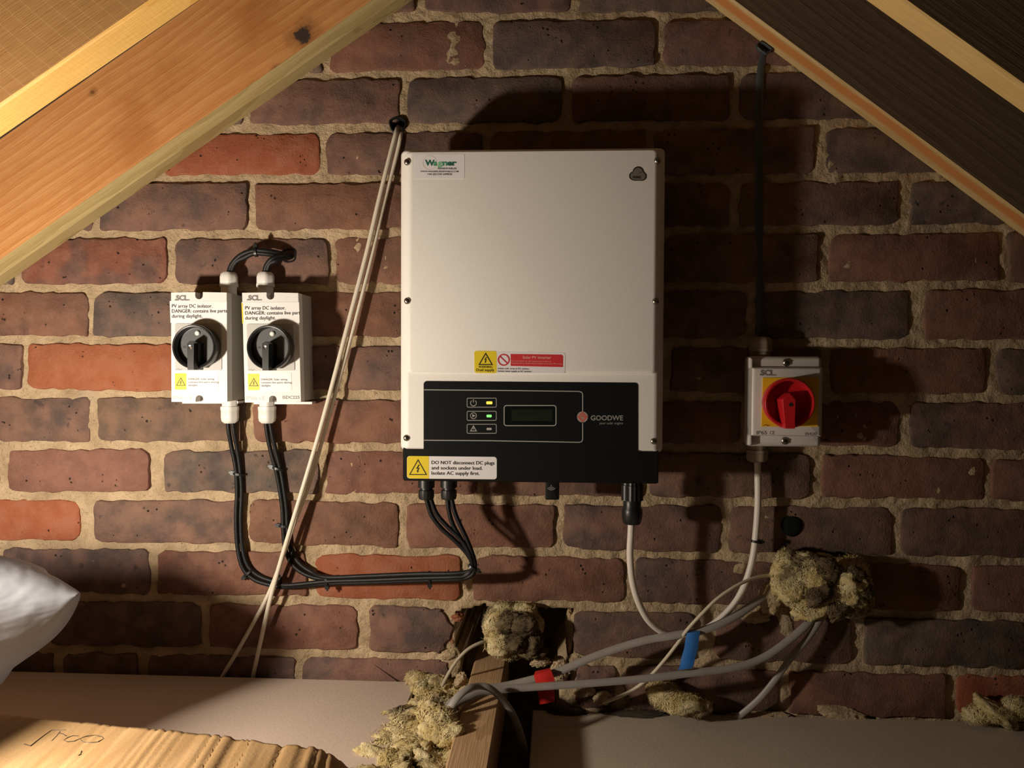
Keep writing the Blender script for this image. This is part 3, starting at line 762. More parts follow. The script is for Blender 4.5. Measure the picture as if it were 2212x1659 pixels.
def dc_isolator(dx, label, second):
    TL, TR, BR, BL = ((369, 631), (490.5, 631), (491.5, 868), (370, 868.5)) if not second else ((522.5, 631.5), (645, 632), (650.5, 868), (528.5, 870))
    DF = .064
    cxp = (TL[0] + BR[0]) / 2
    root = thing('dc_isolator', (P(cxp, 750, 0).x, -.03, P(cxp, 870, .03).z), label, 'isolator switch', 'DC isolators')
    def lerp(u, v):
        x = (TL[0] * (1 - u) + TR[0] * u) * (1 - v) + (BL[0] * (1 - u) + BR[0] * u) * v
        y = (TL[1] * (1 - u) + TR[1] * u) * (1 - v) + (BL[1] * (1 - u) + BR[1] * u) * v
        return (x, y)
    W_, H_ = 122., 237.
    def q(x, y): return lerp((x - 369) / W_, (y - 631) / H_)     # left-box pixel layout mapped on either box
    # lid outline with mounting notches
    o = [q(369.5, 632), q(422, 631)]
    o += [q(430 + 8.3 * math.cos(a), 638.5 + 8 * math.sin(a)) for a in np.linspace(math.pi, 0, 9)] + [q(438.5, 631)]
    o += [q(490, 632), q(490.5, 867.5), q(438.5, 868)]
    o += [q(430 + 8.3 * math.cos(a), 861.5 - 8 * math.sin(a)) for a in np.linspace(0, math.pi, 9)] + [q(421.5, 868), q(369.5, 867.5)]
    mk('lid', *prism(o, .047, DF), M['lid'], root)
    bo = [P(*q(x, y), DF) for x, y in ((370, 632.5), (490, 632.5), (490, 867), (370, 867))]
    V, Fs = loft([[(v.x, -dd, v.z) for v in bo] for dd in (-.003, .048)])
    mk('enclosure', V, Fs, M['body'], root)
    fo = [P(*p_, .018) for p_ in ((TL[0] + 30, BL[1] - 2.5), (BR[0] + 27, BL[1] - 2.5), (BR[0] + 27, BL[1] + 2.5), (TL[0] + 30, BL[1] + 2.5))]
    mk('flange', *loft([[(v.x, -dd, v.z) for v in fo] for dd in (-.003, .026)]), M['glandw'], root)
    # labels
    lab = mk('danger_label', *prism([q(366.5, 650), q(490.3, 651), q(490.3, 696.5), q(368, 697)] if not second else [(522, 652.5), (646, 652.5), (647, 697), (524, 699)], DF - .001, DF + .0004), M['isosticker'], root)
    if second: mk('yellow_edge', *prism([(521.5, 655), (524.2, 655), (526, 698), (523.4, 699)], DF - .001, DF + .0006), M['yellow'], lab)
    x = 371 if not second else 529.3; yo = 0 if not second else 4.2; e = DF + .0008
    mk('lettering', *text('PV array DC isolator.', x, x + 87.5, 664.6 + yo, 7.3, e, .008), M['ink'], lab)
    mk('lettering', *text('DANGER: contains live parts' if not second else 'DANGER: contains live part', x, x + 119, 675.6 + yo, 7.3, e, .008, -.006), M['ink'], lab)
    mk('lettering', *text('during daylight.', x, x + 66, 686.3 + yo, 7.3, e, .008, -.006), M['ink'], lab)
    mk('brand_lettering', *join(text('SCL', *( (380, 406) if not second else (536, 562) ), 648.5, 10.5, DF + .0003, .05), prism(disc_px(379 if not second else 534.5, 647.8, 1.6, 8), DF - .001, DF + .0003), prism(disc_px(408 if not second else 564, 647.8, 1.6, 8), DF - .001, DF + .0003)), M['fade2'], root)
    pl = mk('switch_plate', *prism([q(*p_) for p_ in pxr(377.5, 699, 478.5, 800, 3)], DF - .002, DF + .0012), M['plate'], root)
    mk('plate_mark', *stroke([q(379, 798), q(385, 796), q(387, 799), q(393, 796.5)], 1, DF + .0014), M['fade2'], pl)
    wl = mk('solar_label', *prism([q(*p_) for p_ in pxr(375, 804, 471, 844, 3)], DF - .001, DF + .0004), M['isosticker'], root)
    mk('yellow_field', *prism([q(*p_) for p_ in pxr(377, 806, 402, 841.5, 2)], DF - .001, DF + .0006), M['yellow'], wl)
    c = q(389.7, 825)
    mk('warning_triangle', *join(stroke([(c[0], c[1] - 9), (c[0] + 9.2, c[1] + 7), (c[0] - 9.2, c[1] + 7)], 1.2, e, True), ([P(a, b_, e) for a, b_ in bolt(c[0], c[1] + .8, 4.2)], [tuple(range(11))])), M['ink'], wl)
    for i, (t, w_) in enumerate((('DANGER: Solar wiring', 57), ('contains live parts during', 66), ('daylight.', 21))):
        a = q(405.5, 820.5 + 6.6 * i); mk('lettering', *text(t, a[0], a[0] + w_, a[1], 4.2, e, .004), M['fade2'], wl)
    a = q(372, 862)
    mk('rating_lettering', *join(text('IP66', a[0], a[0] + 23, a[1], 8, DF + .0003), text('C', a[0] + 29, a[0] + 34, a[1], 8, DF + .0003), text('E', a[0] + 36, a[0] + 41, a[1], 8, DF + .0003)), M['fade'], root)
    if second: mk('model_lettering', *text('ISDC225', 610.5, 647, 861.5, 6.6, DF + .0003, .012), M['fade2'], root)
    # rotary knob
    kc = (417.5, 749) if not second else (579.2, 750.3); KF = .0885
    k = P(*kc, KF); cc = (k.x, 0, k.z); R_ = .0298
    kn = mk('rotary_knob', *lathe(cc, 'y', [(R_ * .93, DF + .0005), (R_ * .96, DF + .006), (R_, KF - .003), (R_ * .985, KF - .001), (R_ * .95, KF), (R_ * .90, KF - .0005), (R_ * .875, KF - .002), (R_ * .86, .0745), (R_ * .80, .0742)], 48), M['knob'], root, True)
    mk('knob_face', *lathe(cc, 'y', [(R_ * .84, .0735), (R_ * .84, .0752), (.0005, .0754)], 40), M['knobface'], kn)
    off = kc[0] - 417.5; offy = kc[1] - 749
    LF = .0985
    lev = [(404.5, 741.5), (411, 736), (418, 741.5), (417.6, 799), (405.6, 799)]
    lev = [((x_ - 411) * 1.08 + 411 + off, y_ + offy) for x_, y_ in lev]
    fr = [P(x_, y_, LF) for x_, y_ in lev]
    cxm = sum(v.x for v in fr) / 5
    rings = [[(cxm + (v.x - cxm) * s, -dd, v.z) for v in fr] for s, dd in ((1.7, .0745), (1.55, .090), (1.05, .0965), (1.0, LF))]
    hl = mk('handle', *loft(rings), M['knob'], kn)
    s_ = P(411.0 + off, 749.5 + offy, LF); mk('handle_screw', *lathe((s_.x, 0, s_.z), 'y', [(.0026, LF - .001), (.0026, LF + .0006), (.0012, LF + .0002)], 14), M['silver'], kn)
    s_ = P(427 + off, 719.8 + offy, .0755); mk('padlock_pin', *lathe((s_.x, 0, s_.z), 'y', [(.0032, .0745), (.0032, .0775), (.002, .0785)], 12), M['glandw'], kn)
    for (tx, ty, s) in ((388, 752, 'O'), (452, 752, 'I')):
        mk('knob_lettering', *text(s, tx + off + 8, tx + off + (13 if s == 'O' else 9.5), ty + offy, 5, .0758), M['slot'], kn)
    # glands
    tx, bxp = (494.5, 496.5) if not second else (573.5, 577)
    rr = .0132
    vgland(tx, 588, 631, .024, M['glandw'], root, True, rr)
    vgland(bxp, 869, 914, .024, M['glandw'], root, False, rr)
    return root
dc_isolator(0, 'left of the two grey DC isolators with black rotary knobs', False)
dc_isolator(160, 'right of the two grey DC isolators, marked ISDC225, nearer the white cables', True)

# ------------------------------------------------------------------ AC isolator
ac = thing('ac_isolator', (P(1697, 860, 0).x, -.03, P(1697, 966, .03).z), 'white AC isolator with a red rotary knob on a yellow plate', 'isolator switch')
AF = .060
ab = rect_w(1615.5, 769.5, 1777, 966, .052)
mk('enclosure', *slab(ab, .006, [(.0095, .004, -.003), (.0095, .004, .032), (.009, .004, .0325), (0, 0, .033), (0, 0, .043), (.001, .001, .047), (.0035, .0035, .050), (.006, .006, .0508)], 6), M['aclid'], ac, True)
# raised rails left and right joined by the middle face: an I-shaped lid with scooped ends
mb = rect_w(1616.5, 793, 1776, 943, .056)
mk('lid', *slab((ab[0] + .0003, ab[1] - .0003, mb[2], mb[3]), .0012, [(0, 0, .045), (.0006, .0002, .053), (.0022, .0008, .057), (.005, .0020, .0592), (.0075, .0028, AF)], 4), M['aclid'], ac, True)
rl = rect_w(1616, 770, 1625.5, 966, .056)
mk('lid_rail', *slab((ab[0] + .0003, rl[1], ab[2] + .001, ab[3] - .001), .003, [(0, 0, .045), (.0006, .001, .053), (.002, .002, .0565), (.0034, .003, .058)], 4), M['aclid'], ac, True)
for (x, y) in ((1699, 783), (1695.5, 952)): screw(x, y, .0508, .0046, ac, True)
e = AF + .0003
mk('brand_lettering', *join(text('SCL', 1643, 1673, 810.5, 11.5, e, .045, .01), prism(disc_px(1642.5, 809.5, 1.5, 8), AF - .001, e), prism(disc_px(1675.5, 810, 1.5, 8), AF - .001, e)), M['fade2'], ac)
mk('rating_lettering', *join(text('IP65', 1634, 1656.5, 938, 7.2, e, .012), text('C', 1663, 1667.5, 938, 7.2, e), text('E', 1669, 1673.5, 938, 7.2, e)), M['fade2'], ac)
mk('model_lettering', *text('IS420', 1739.5, 1764, 940, 6, e, .012), M['fade2'], ac)
yp_ = mk('switch_plate', *prism([(1648, 816), (1769, 815), (1766.5, 921.5), (1645, 921.5)], AF - .002, AF + .0015), M['acyellow'], ac)
mk('plate_tick', *stroke([(1653, 852), (1660.5, 838.5)], 1.6, AF + .0017), M['ink'], yp_)
mk('plate_mark', *join(stroke([(1649, 919), (1656, 917), (1658, 920), (1663, 918)], 1, AF + .0017)), M['ink'], yp_)
KF = .084; k = P(1706.5, 870.7, KF); cc = (k.x, 0, k.z); R_ = .0326
kn = mk('rotary_knob', *lathe(cc, 'y', [(R_ * .93, AF + .001), (R_ * .96, AF + .006), (R_, KF - .003), (R_ * .985, KF - .001), (R_ * .95, KF), (R_ * .89, KF - .0005), (R_ * .865, KF - .002), (R_ * .85, .0695), (R_ * .2, .0692), (.0003, .0692)], 48), M['acred'], ac, True)
LF = .094
lev = [(1690, 863), (1705.5, 849.5), (1719.5, 864), (1718, 926), (1696.5, 926)]
fr = [P(x_, y_, LF) for x_, y_ in lev]; cxm = sum(v.x for v in fr) / 5
mk('handle', *loft([[(cxm + (v.x - cxm) * s, -dd, v.z) for v in fr] for s, dd in ((1.25, .0685), (1.15, .086), (1.02, .0925), (.9, LF))]), M['acred'], kn)
s_ = P(1708.5, 874, LF); mk('handle_hole', *lathe((s_.x, 0, s_.z), 'y', [(.0026, LF - .001), (.0026, LF + .0004)], 14), M['slot'], kn)
vgland(1643, 727, 770, .024, M['glandg'], ac, True, .0155)
vgland(1635.5, 965.5, 998, .024, M['glandg'], ac, False, .0145)

# ------------------------------------------------------------------ wall openings' sleeves
def sleeve(px, py, r, label, tilt=0):
    c = P(px, py, 0)
    V, Fs = [], []
    prof = [(r * .72, -.045), (r * .74, .006), (r * .86, .0085), (r, .007), (r * 1.02, -.03)]
    rings = []
    for rr, h in prof:
        rings.append([(c.x + rr * (1 + .10 * math.sin(3 * a + px)) * math.cos(a), -h, c.z + rr * (1 + .12 * math.sin(2 * a + 1)) * math.sin(a)) for a in [2 * math.pi * k / 22 for k in range(22)]])
    V, Fs = loft(rings, False, False)
    back = len(V); V.append((c.x, .042, c.z)); Fs += [(i, (i + 1) % 22, back) for i in range(22)]
    return tag(mk('cable_sleeve', V, Fs, M['rubber'], None, True), label, 'cable sleeve', 'cable entry sleeves')
sleeve(861, 272, .0125, 'black sleeve in the wall where the two cream cables enter')
sleeve(627, 553, .0115, 'black sleeve in the wall above the DC isolators')

# ------------------------------------------------------------------ cables
def cable(name, pts, r, m, label, cat_='cable', group=None, flat=1.0, up=(0, -1, 0), n=8, rad=None):
    V, Fs = sweep(pxpath(pts, n), r, 12, flat, up, rad)
    return tag(mk(name, V, Fs, m, None, True), label, cat_, group)
BR_ = .0031
B1 = [(706, 0), (800, -3), (900, -7), (975, -8)]
def run(off, d_off, tail):
    return [(620, 1265 + off * .8, .018 + d_off), (706, 1257 + off, .024 + d_off), (800, 1254 + off, .034 + d_off), (900, 1250 + off, .048 + d_off), (975, 1248 + off, .060 + d_off)] + tail
DCG = 'black DC cables'
end = lambda ox, oy: [(1007 + ox, 1243 + oy, .067), (1021 + ox, 1229 + oy * .6, .070)]
cable('dc_cable', [(491.5, 900, .024), (494, 930, .022), (500, 965, .017), (509, 1010, .014), (512, 1060, .012), (510, 1120, .012), (513, 1180, .012), (524, 1226, .013), (548, 1251, .014), (582, 1263, .016)] + run(4, 0, end(4, 4) + [(1012, 1200, .072), (985, 1170, .073), (952, 1140, .073), (931, 1110, .073), (919, 1070, .073)]), BR_, M['cableblack'], 'outer black cable from the left DC isolator down and along to the first inverter gland', 'cable', DCG)
cable('dc_cable', [(501, 900, .024), (506, 935, .021), (512, 970, .016), (518, 1010, .013), (522, 1060, .011), (520, 1120, .011), (523, 1178, .011), (534, 1220, .012), (557, 1243, .013), (590, 1256, .016)] + run(-1, .004, end(-2, 1) + [(1016, 1200, .075), (996, 1166, .075), (965, 1136, .074), (942, 1108, .073), (928, 1070, .073)]), BR_, M['cableblack'], 'inner black cable from the left DC isolator down and along to the first inverter gland', 'cable', DCG)
def run2(off, d_off, tail): return [(706, 1252 + off, .026 + d_off), (800, 1249 + off, .036 + d_off), (900, 1245 + off, .050 + d_off), (975, 1244 + off, .061 + d_off)] + tail
cable('dc_cable', [(573, 900, .024), (577, 935, .021), (585, 975, .017), (596, 1015, .014), (604, 1055, .012), (610, 1100, .011), (612, 1145, .011), (617, 1188, .011), (634, 1222, .013), (665, 1243, .017)] + run2(-1, -.002, end(1, -3) + [(1012, 1196, .073), (996, 1165, .073), (979, 1135, .073), (970, 1105, .073), (966, 1070, .073)]), BR_, M['cableblack'], 'outer black cable from the right DC isolator down and along to the second inverter gland', 'cable', DCG)
cable('dc_cable', [(581, 900, .024), (587, 935, .021), (596, 975, .016), (606, 1015, .013), (613, 1055, .012), (619, 1100, .011), (621, 1145, .011), (627, 1185, .011), (646, 1216, .013), (674, 1236, .017)] + run2(-5, .003, end(5, -8) + [(1020, 1195, .074), (1006, 1160, .074), (992, 1130, .073), (982, 1105, .073), (974, 1070, .073)]), BR_, M['cableblack'], 'inner black cable from the right DC isolator down and along to the second inverter gland', 'cable', DCG)
TG = 'black cables above the DC isolators'
for k, (o1, o2, s) in enumerate(((0, 0, 'upper'), (5, 6, 'lower'))):
    cable('dc_cable', [(493 + o1, 606, .024), (496 + o1, 584, .025), (505 + o1, 566, .027), (523 + o1, 550 + o2, .030), (550, 541 + o2, .031), (582, 543 + o2, .028), (610, 548 + o2, .020), (627, 552 + o2 * .5, .008), (633, 555, -.02)], .0036, M['cableblack'], s + ' black cable arching from the left DC isolator top into the wall', 'cable', TG)
    cable('dc_cable', [(570 + o1, 606, .024), (572 + o1, 586, .025), (578 + o1, 570, .028), (590 + o1, 558 + o2, .030), (608, 552 + o2, .024), (622, 551 + o2, .010), (628, 553 + o2 * .4, -.02)], .0036, M['cableblack'], s + ' black cable curving from the right DC isolator top into the wall', 'cable', TG)
cable('aerial_cable', [(860, 272, -.025), (857, 282, .008), (846, 322, .016), (819, 430, .022), (792, 546, .024), (757, 680, .026), (727, 796, .028), (691, 930, .030), (657, 1045, .032), (622, 1160, .034), (597, 1245, .032), (580, 1310, .026), (562, 1390, .015), (549, 1450, .006), (545, 1475, .005)], .0031, M['cablecream'], 'brighter of the two cream cables slanting down the wall left of the inverter', 'cable', 'cream cables')
cable('aerial_cable', [(866, 275, -.025), (866, 288, .006), (858, 330, .012), (829, 440, .015), (803, 552, .018), (768, 690, .020), (738, 800, .020), (702, 930, .020), (668, 1045, .022), (634, 1135, .022), (601, 1230, .022), (577, 1290, .018), (545, 1350, .014), (511, 1410, .009), (486, 1452, .006), (474, 1475, .005)], .0029, M['cablecream'], 'duller of the two cream cables slanting down the wall, ending further left', 'cable', 'cream cables')
cable('mains_cable', [(1364, 1122, .073), (1363, 1150, .073), (1361, 1200, .072), (1366, 1255, .070), (1381, 1305, .065), (1405, 1345, .056), (1440, 1369, .046), (1480, 1373, .040), (1522, 1360, .036), (1560, 1333, .034), (1592, 1296, .032), (1613, 1252, .030), (1626, 1205, .028), (1633, 1150, .026), (1637, 1090, .025), (1637, 1030, .024), (1636, 990, .024)], .0046, M['cablewhite'], 'thick white cable hanging in a loop from the inverter to the AC isolator')
GG = 'flat grey twin cables'
cable('twin_cable', [(955, 1545, .165), (975, 1518, .150), (1005, 1500, .125), (1048, 1489, .100), (1100, 1480, .085), (1160, 1465, .075), (1210, 1449, .068), (1300, 1412, .058), (1390, 1384, .055), (1460, 1372, .056), (1530, 1358, .052), (1590, 1330, .040), (1640, 1296, .022), (1668, 1275, .008)], .0056, M['cablegrey'], 'grey flat cable with red and blue tape, rising to the wool at right', 'cable', GG, .55, (0, -.7, .7))
cable('twin_cable', [(950, 1552, .172), (976, 1526, .160), (1010, 1508, .140), (1050, 1494, .120), (1110, 1487, .105), (1200, 1481, .095), (1300, 1474, .085), (1400, 1465, .078), (1500, 1453, .070), (1590, 1441, .060), (1650, 1420, .050), (1700, 1386, .040), (1742, 1350, .030), (1765, 1325, .018)], .0053, M['cablegrey'], 'grey flat cable running level below the taped one', 'cable', GG, .55, (0, -.7, .7))
cable('twin_cable', [(962, 1548, .178), (985, 1510, .170), (1012, 1487, .155), (1035, 1482, .140), (1058, 1487, .135), (1085, 1511, .130), (1108, 1545, .128), (1125, 1590, .126), (1135, 1640, .126), (1138, 1690, .126)], .0050, M['cablegrey'], 'grey flat cable arching over the joist and down its right side', 'cable', GG, .5, (0, -.6, .8))
cable('bell_cable', [(1690, 1246, .012), (1662, 1243, .022), (1628, 1249, .034), (1590, 1266, .048), (1550, 1293, .058), (1518, 1324, .062), (1485, 1360, .060), (1462, 1392, .054), (1432, 1430, .044), (1400, 1465, .034), (1368, 1490, .026), (1330, 1508, .022), (1302, 1518, .020)], .0024, M['cablebeige'], 'thin beige cable crossing in front of the white loop and down left')
cable('twin_cable', [(1790, 1310, .012), (1770, 1342, .026), (1742, 1382, .030), (1706, 1424, .030), (1672, 1472, .030), (1638, 1512, .028), (1596, 1548, .022), (1570, 1570, .015)], .0045, M['cablegrey'], 'grey cable dropping from the right wool towards the plasterboard', 'cable', GG, .6, (0, -1, .2))
cable('bell_cable', [(1062, 1385, .030), (1040, 1388, .045), (1012, 1402, .055), (988, 1426, .060), (969, 1455, .062), (955, 1482, .060)], .0024, M['cabledirty'], 'short dusty cable curving from the joist hole into the left wool')

# cable ties
def tie(px, py, d, ang, half, label, head=(1, 0), hd=0):
    c = P(px, py, d); a = math.radians(ang); t = Vector((math.cos(a), 0, math.sin(a))); s = Vector((-t.z, 0, t.x)); f = Vector((0, -1, 0))
    hw = half / 1534.
    dep = .0052
    def ring(o, k): return [c + t * o + s * (hw * k * math.cos(q)) + f * (dep * k * math.sin(q)) for q in [2 * math.pi * i / 20 for i in range(20)]]
    V1, F1 = loft([ring(-.0016, .86), ring(-.0016, 1.12), ring(.0016, 1.12), ring(.0016, .86)], False, False)
    h = c + s * (hw * 1.15 * head[0]) + f * (hd)
    def bx_(o, u, v): return [h + t * (o * .0028) + s * (a_ * u) + f * (b_ * v) for a_, b_ in ((-1, -1), (1, -1), (1, 1), (-1, 1))]
    V2, F2 = loft([bx_(-1, .0030, .0026), bx_(1, .0030, .0026)])
    tl = h + s * (.003 * head[0])
    def b3(o): return [tl + s * (o * head[0]) + t * (a_ * .0013) + f * (b_ * .0008) for a_, b_ in ((-1, -1), (1, -1), (1, 1), (-1, 1))]
    V3, F3 = loft([b3(0), b3(.003)])
    return tag(mk('cable_tie', *join((V1, F1), (V2, F2), (V3, F3)), M['tie']), label, 'cable tie', 'black cable ties')
tie(515, 1024, .0135, 80, 11, 'black cable tie on the cables below the left DC isolator', (1, 0))
tie(600, 1012, .0140, 76, 11, 'black cable tie on the cables below the right DC isolator', (1, 0))
tie(614, 1136, .0110, 86, 11, 'black cable tie with its head left, just behind the cream cables', (1, 0))
tie(537, 1238, .0130, -48, 11, 'black cable tie at the lower left cable bend', (-1, 0))
tie(604, 1260, .0175, 0, 8, 'black cable tie behind the foot of the cream cables', (1, 0))
tie(706, 1254, .0250, 3, 12, 'black cable tie at the left end of the level bundle', (-1, 0))
tie(928, 1248, .0520, 2, 13, 'black cable tie at the right half of the level bundle', (-1, 0))
tie(1021, 1226, .0710, 60, 10, 'black cable tie where the bundle turns up to the inverter', (-1, 0))
tie(1632, 1169, .0268, 85, 8.5, 'black cable tie on the white loop below the AC isolator', (-1, 0))
tie(553, 544, .0305, 5, 10, 'black cable tie on the arch above the DC isolators', (1, 0))

# tapes wrapped round the grey cable
def tape(label, top, pts_l, pts_r, ds, m):
    """folded flag of tape: left and right pixel edges running down, depth per point; closed into a thin sheet"""
    V = []; n = len(pts_l)
    for th in (0, .0006):
        for (x0, y0), (x1, y1), dd in zip(pts_l, pts_r, ds):
            for k in range(5):
                t = k / 4; V.append(P(x0 + (x1 - x0) * t, y0 + (y1 - y0) * t, dd - th + .002 * math.sin(math.pi * t)))
    Fs = []
    N = n * 5
    for s in (0, 1):
        for i in range(n - 1):
            for k in range(4):
                a = s * N + i * 5 + k; Fs.append((a, a + 1, a + 6, a + 5))
    for i in range(n - 1):
        for k in (0, 4): a = i * 5 + k; Fs.append((a, a + 5, N + a + 5, N + a))
    for i in (0, n - 1):
        for k in range(4): a = i * 5 + k; Fs.append((a, a + 1, N + a + 1, N + a))
    return tag(mk('cable_tape', V, Fs, m, None, True), label, 'tape', 'tape flags on the grey cable')
tape('blue tape flag folded over the upper grey cable', None, [(1494, 1360), (1484, 1368), (1481, 1380), (1478, 1400), (1471, 1425), (1468, 1440), (1464, 1447)], [(1515, 1358), (1512, 1365), (1510, 1380), (1507, 1402), (1501, 1425), (1499, 1436), (1494, 1444)], [.048, .062, .0635, .064, .066, .070, .074], M['tapeblue'])
tape('red tape flag folded over the upper grey cable near the joist', None, [(1156, 1450), (1153, 1459), (1157, 1474), (1160, 1488), (1163, 1505), (1166, 1522)], [(1187, 1443), (1190, 1447), (1198, 1467), (1197, 1483), (1199, 1498), (1198, 1516)], [.070, .082, .083, .082, .078, .074], M['tapered'])

# strap hanging on the wall at right
V1, F1 = sweep(cat([tuple(P(x, y, .006)) for x, y in ((1650, 106), (1644, 150), (1641, 200), (1640, 300), (1640, 500), (1642, 640), (1643, 732))], 6), .0054, 8, .38, (0, -1, 0))
q = [(1637, 112), (1634, 98), (1640, 91), (1652, 96), (1668, 107), (1664, 113), (1655, 108), (1642, 101), (1640, 106), (1655, 116), (1650, 119)]
V2, F2 = sweep(cat([tuple(P(x, y, .012)) for x, y in ((1642, 112), (1635, 104), (1637, 94), (1646, 93), (1658, 101), (1668, 108))], 5), .0038, 8, .35, (0, 0, 1))
V3, F3 = sweep(cat([tuple(P(x, y, .014)) for x, y in ((1636, 103), (1646, 112), (1656, 117), (1666, 108))], 5), .0030, 8, .4, (0, 0, 1))
tag(mk('hanging_strap', *join((V1, F1), (V2, F2), (V3, F3)), M['strap'], None, True), 'dark grey flat strap hanging down the wall from the right rafter', 'strap')

# ------------------------------------------------------------------ mineral wool, rubble
def blob(c, rad, seed, sub=4, amp=.35, fr=1.6, rot=0):
    V, Fs = ICO[sub]
    off = np.array([seed * 3.7, seed * 1.3, seed * 2.9])
    n = fbm(V + off, fr, 4, seed); n2 = 1 - np.abs(fbm(V * np.array([1, 1, 2.2]) + off, fr * 2.2, 3, seed + 9)) * 2
    n3 = fbm(V + off, fr * 7, 2, seed + 20)
    s = 1 + amp * n + amp * .45 * n2 + amp * .28 * n3
    Q = V * s[:, None] * np.array(rad)
    ca, sa = math.cos(rot), math.sin(rot)
    Q = np.stack([Q[:, 0] * ca - Q[:, 2] * sa, Q[:, 1], Q[:, 0] * sa + Q[:, 2] * ca], 1)
    return (Q + np.array(tuple(c))).tolist(), Fs
def fibres(centres, n, seed, ln=.014, wd=.00042):
    """matted strands lying over and standing out of the wool"""
    g = np.random.default_rng(seed); K = len(centres)
    C0 = np.array([c for c, _ in centres], float); R0 = np.array([r_ for _, r_ in centres], float)
    k = g.integers(0, K, n); v = g.normal(size=(n, 3)) + np.array([-.1, -.5, .35]); v /= np.linalg.norm(v, axis=1)[:, None]
    p0 = C0[k] + v * R0[k] * g.uniform(.92, 1.16, (n, 1))
    t = g.normal(size=(n, 3)); t -= v * (t * v).sum(1)[:, None] * g.uniform(.55, 1.0, (n, 1)); t /= np.linalg.norm(t, axis=1)[:, None]
    L_ = ln * g.uniform(.35, 1.1, (n, 1)); b = np.cross(t, v); b /= np.linalg.norm(b, axis=1)[:, None] + 1e-9
    cv = b * g.normal(0, .35, (n, 1)) * L_ - v * (L_ ** 2) * 9
    w_ = b * wd * g.uniform(.5, 1.6, (n, 1)); out = []
    for q, ws in ((-.5, .4), (-.17, 1), (.17, 1), (.5, .3)):
        c = p0 + t * L_ * q + cv * (q * q * 4 - .3); out += [c - w_ * ws, c + w_ * ws]
    V = np.stack(out, 1).reshape(-1, 3); o = np.arange(n)[:, None] * 8
    Fs = np.concatenate([o + np.array([[a, a + 1, a + 3, a + 2]]) for a in (0, 2, 4)], 0)
    return V.tolist(), [tuple(f) for f in Fs.tolist()]
def wool(items, label, seed, nf=260, m='wool', ln=.015):
    parts, cs = [], []
    for i, (px, py, dd, r, sub) in enumerate(items):
        c = P(px, py, dd); rad = (r[0] / 1534., r[1] / 1534., r[2] / 1534.)
        parts.append(blob(c, rad, seed + i * 5, sub, .34, 1.5, (i * .7) % 1.2 - .6)); cs.append((tuple(c), rad))
    parts.append(fibres(cs, nf * 60, seed, ln))
    return tag(mk('mineral_wool', *join(*parts), M[m], None, 'all'), label, 'mineral wool', 'tufts of yellow mineral wool')
r = random.Random(3)
it = [(1106, 1358, .012, (50, 40, 50), 5), (1080, 1385, .028, (30, 26, 30), 4), (1085, 1325, .02, (30, 25, 22), 4), (1130, 1325, .02, (28, 22, 20), 4), (1068, 1350, .03, (22, 20, 34), 4), (1125, 1385, .018, (32, 24, 24), 4), (1150, 1352, .008, (22, 20, 24), 4), (1100, 1408, .02, (24, 20, 12), 4)]
w_ball = wool(it, 'ball of yellow mineral wool stuffed in the joist hole', 11, 320)
def dust_and_shade(parent, items, seed):
    pr, cs = [], []
    for i, (px, py, dd, rr) in enumerate(items):
        c = P(px, py, dd); rad = tuple(q / 1534. for q in rr)
        pr.append(blob(c, rad, seed + i, 4, .5, 1.8, i * .8)); cs.append((tuple(c), rad))
    pr.append(fibres(cs, 2500, seed, .013))
    return mk('dust_shade_wool', *join(*pr), M['dustshade'], parent, 'all')
dust_and_shade(w_ball, [(1128, 1350, .044, (26, 12, 20)), (1112, 1385, .042, (22, 12, 18)), (1145, 1382, .034, (26, 12, 22)), (1095, 1345, .046, (14, 8, 24)), (1150, 1410, .025, (26, 12, 10))], 301)
it = [(1735, 1255, .030, (58, 40, 55), 5), (1815, 1265, .034, (55, 42, 52), 5), (1700, 1225, .026, (26, 22, 36), 4), (1770, 1220, .02, (30, 22, 20), 4), (1840, 1225, .026, (30, 24, 20), 4), (1760, 1305, .040, (45, 26, 26), 4), (1845, 1300, .036, (34, 26, 28), 4), (1715, 1268, .044, (26, 20, 30), 4), (1765, 1255, .052, (22, 18, 22), 4), (1690, 1255, .03, (20, 18, 30), 4), (1830, 1290, .052, (20, 16, 26), 4)]
w_big = wool(it, 'large yellow wool tuft bulging from the wall below the AC isolator', 29, 420)
dust_and_shade(w_big, [(1790, 1235, .058, (22, 9, 26)), (1772, 1285, .064, (26, 8, 14)), (1845, 1250, .056, (18, 9, 26)), (1865, 1285, .054, (16, 9, 20)), (1760, 1212, .040, (26, 9, 12)), (1815, 1320, .060, (26, 8, 12))], 331)  # dark tufts here colour in the shade of the wool's crevices
it = []
ZB = ZL
for i in range(150):
    t = r.random(); px = 0
    dd = .02 + .36 * r.random() ** .9
    xr = xj0 - .006; xl = xj0 - .045 - .055 * min(1, dd / .08) - .03 * r.random()
    xw = xl + (xr - xl) * r.random()
    u = (xw - xl) / (xr - xl)
    zt = ZB - .03 + .05 * (u ** .6) * min(1, .45 + dd / .25) * r.uniform(.6, 1.05) + (.012 if dd < .06 else 0)
    zt = min(zt, ZJ - .016 - .012 * u)
    it.append(((xw, -dd, zt), (r.uniform(.012, .026), r.uniform(.010, .022), r.uniform(.006, .014))))
for (px_, py_, dd_, q_) in ((955, 1556, .192, .015), (968, 1556, .170, .012), (935, 1545, .16, .016), (968, 1536, .15, .010), (940, 1520, .12, .016), (950, 1580, .2, .018), (975, 1590, .21, .015)):
    it.append((tuple(P(px_, py_, dd_)), (q_ * 1.1, q_, q_ * .9)))
parts = [blob(c, rd, 50 + i * 3, 4, .45, 1.7, r.uniform(-.7, .7)) for i, (c, rd) in enumerate(it)]
parts.append(fibres(it, 75000, 5, .020, .0006))
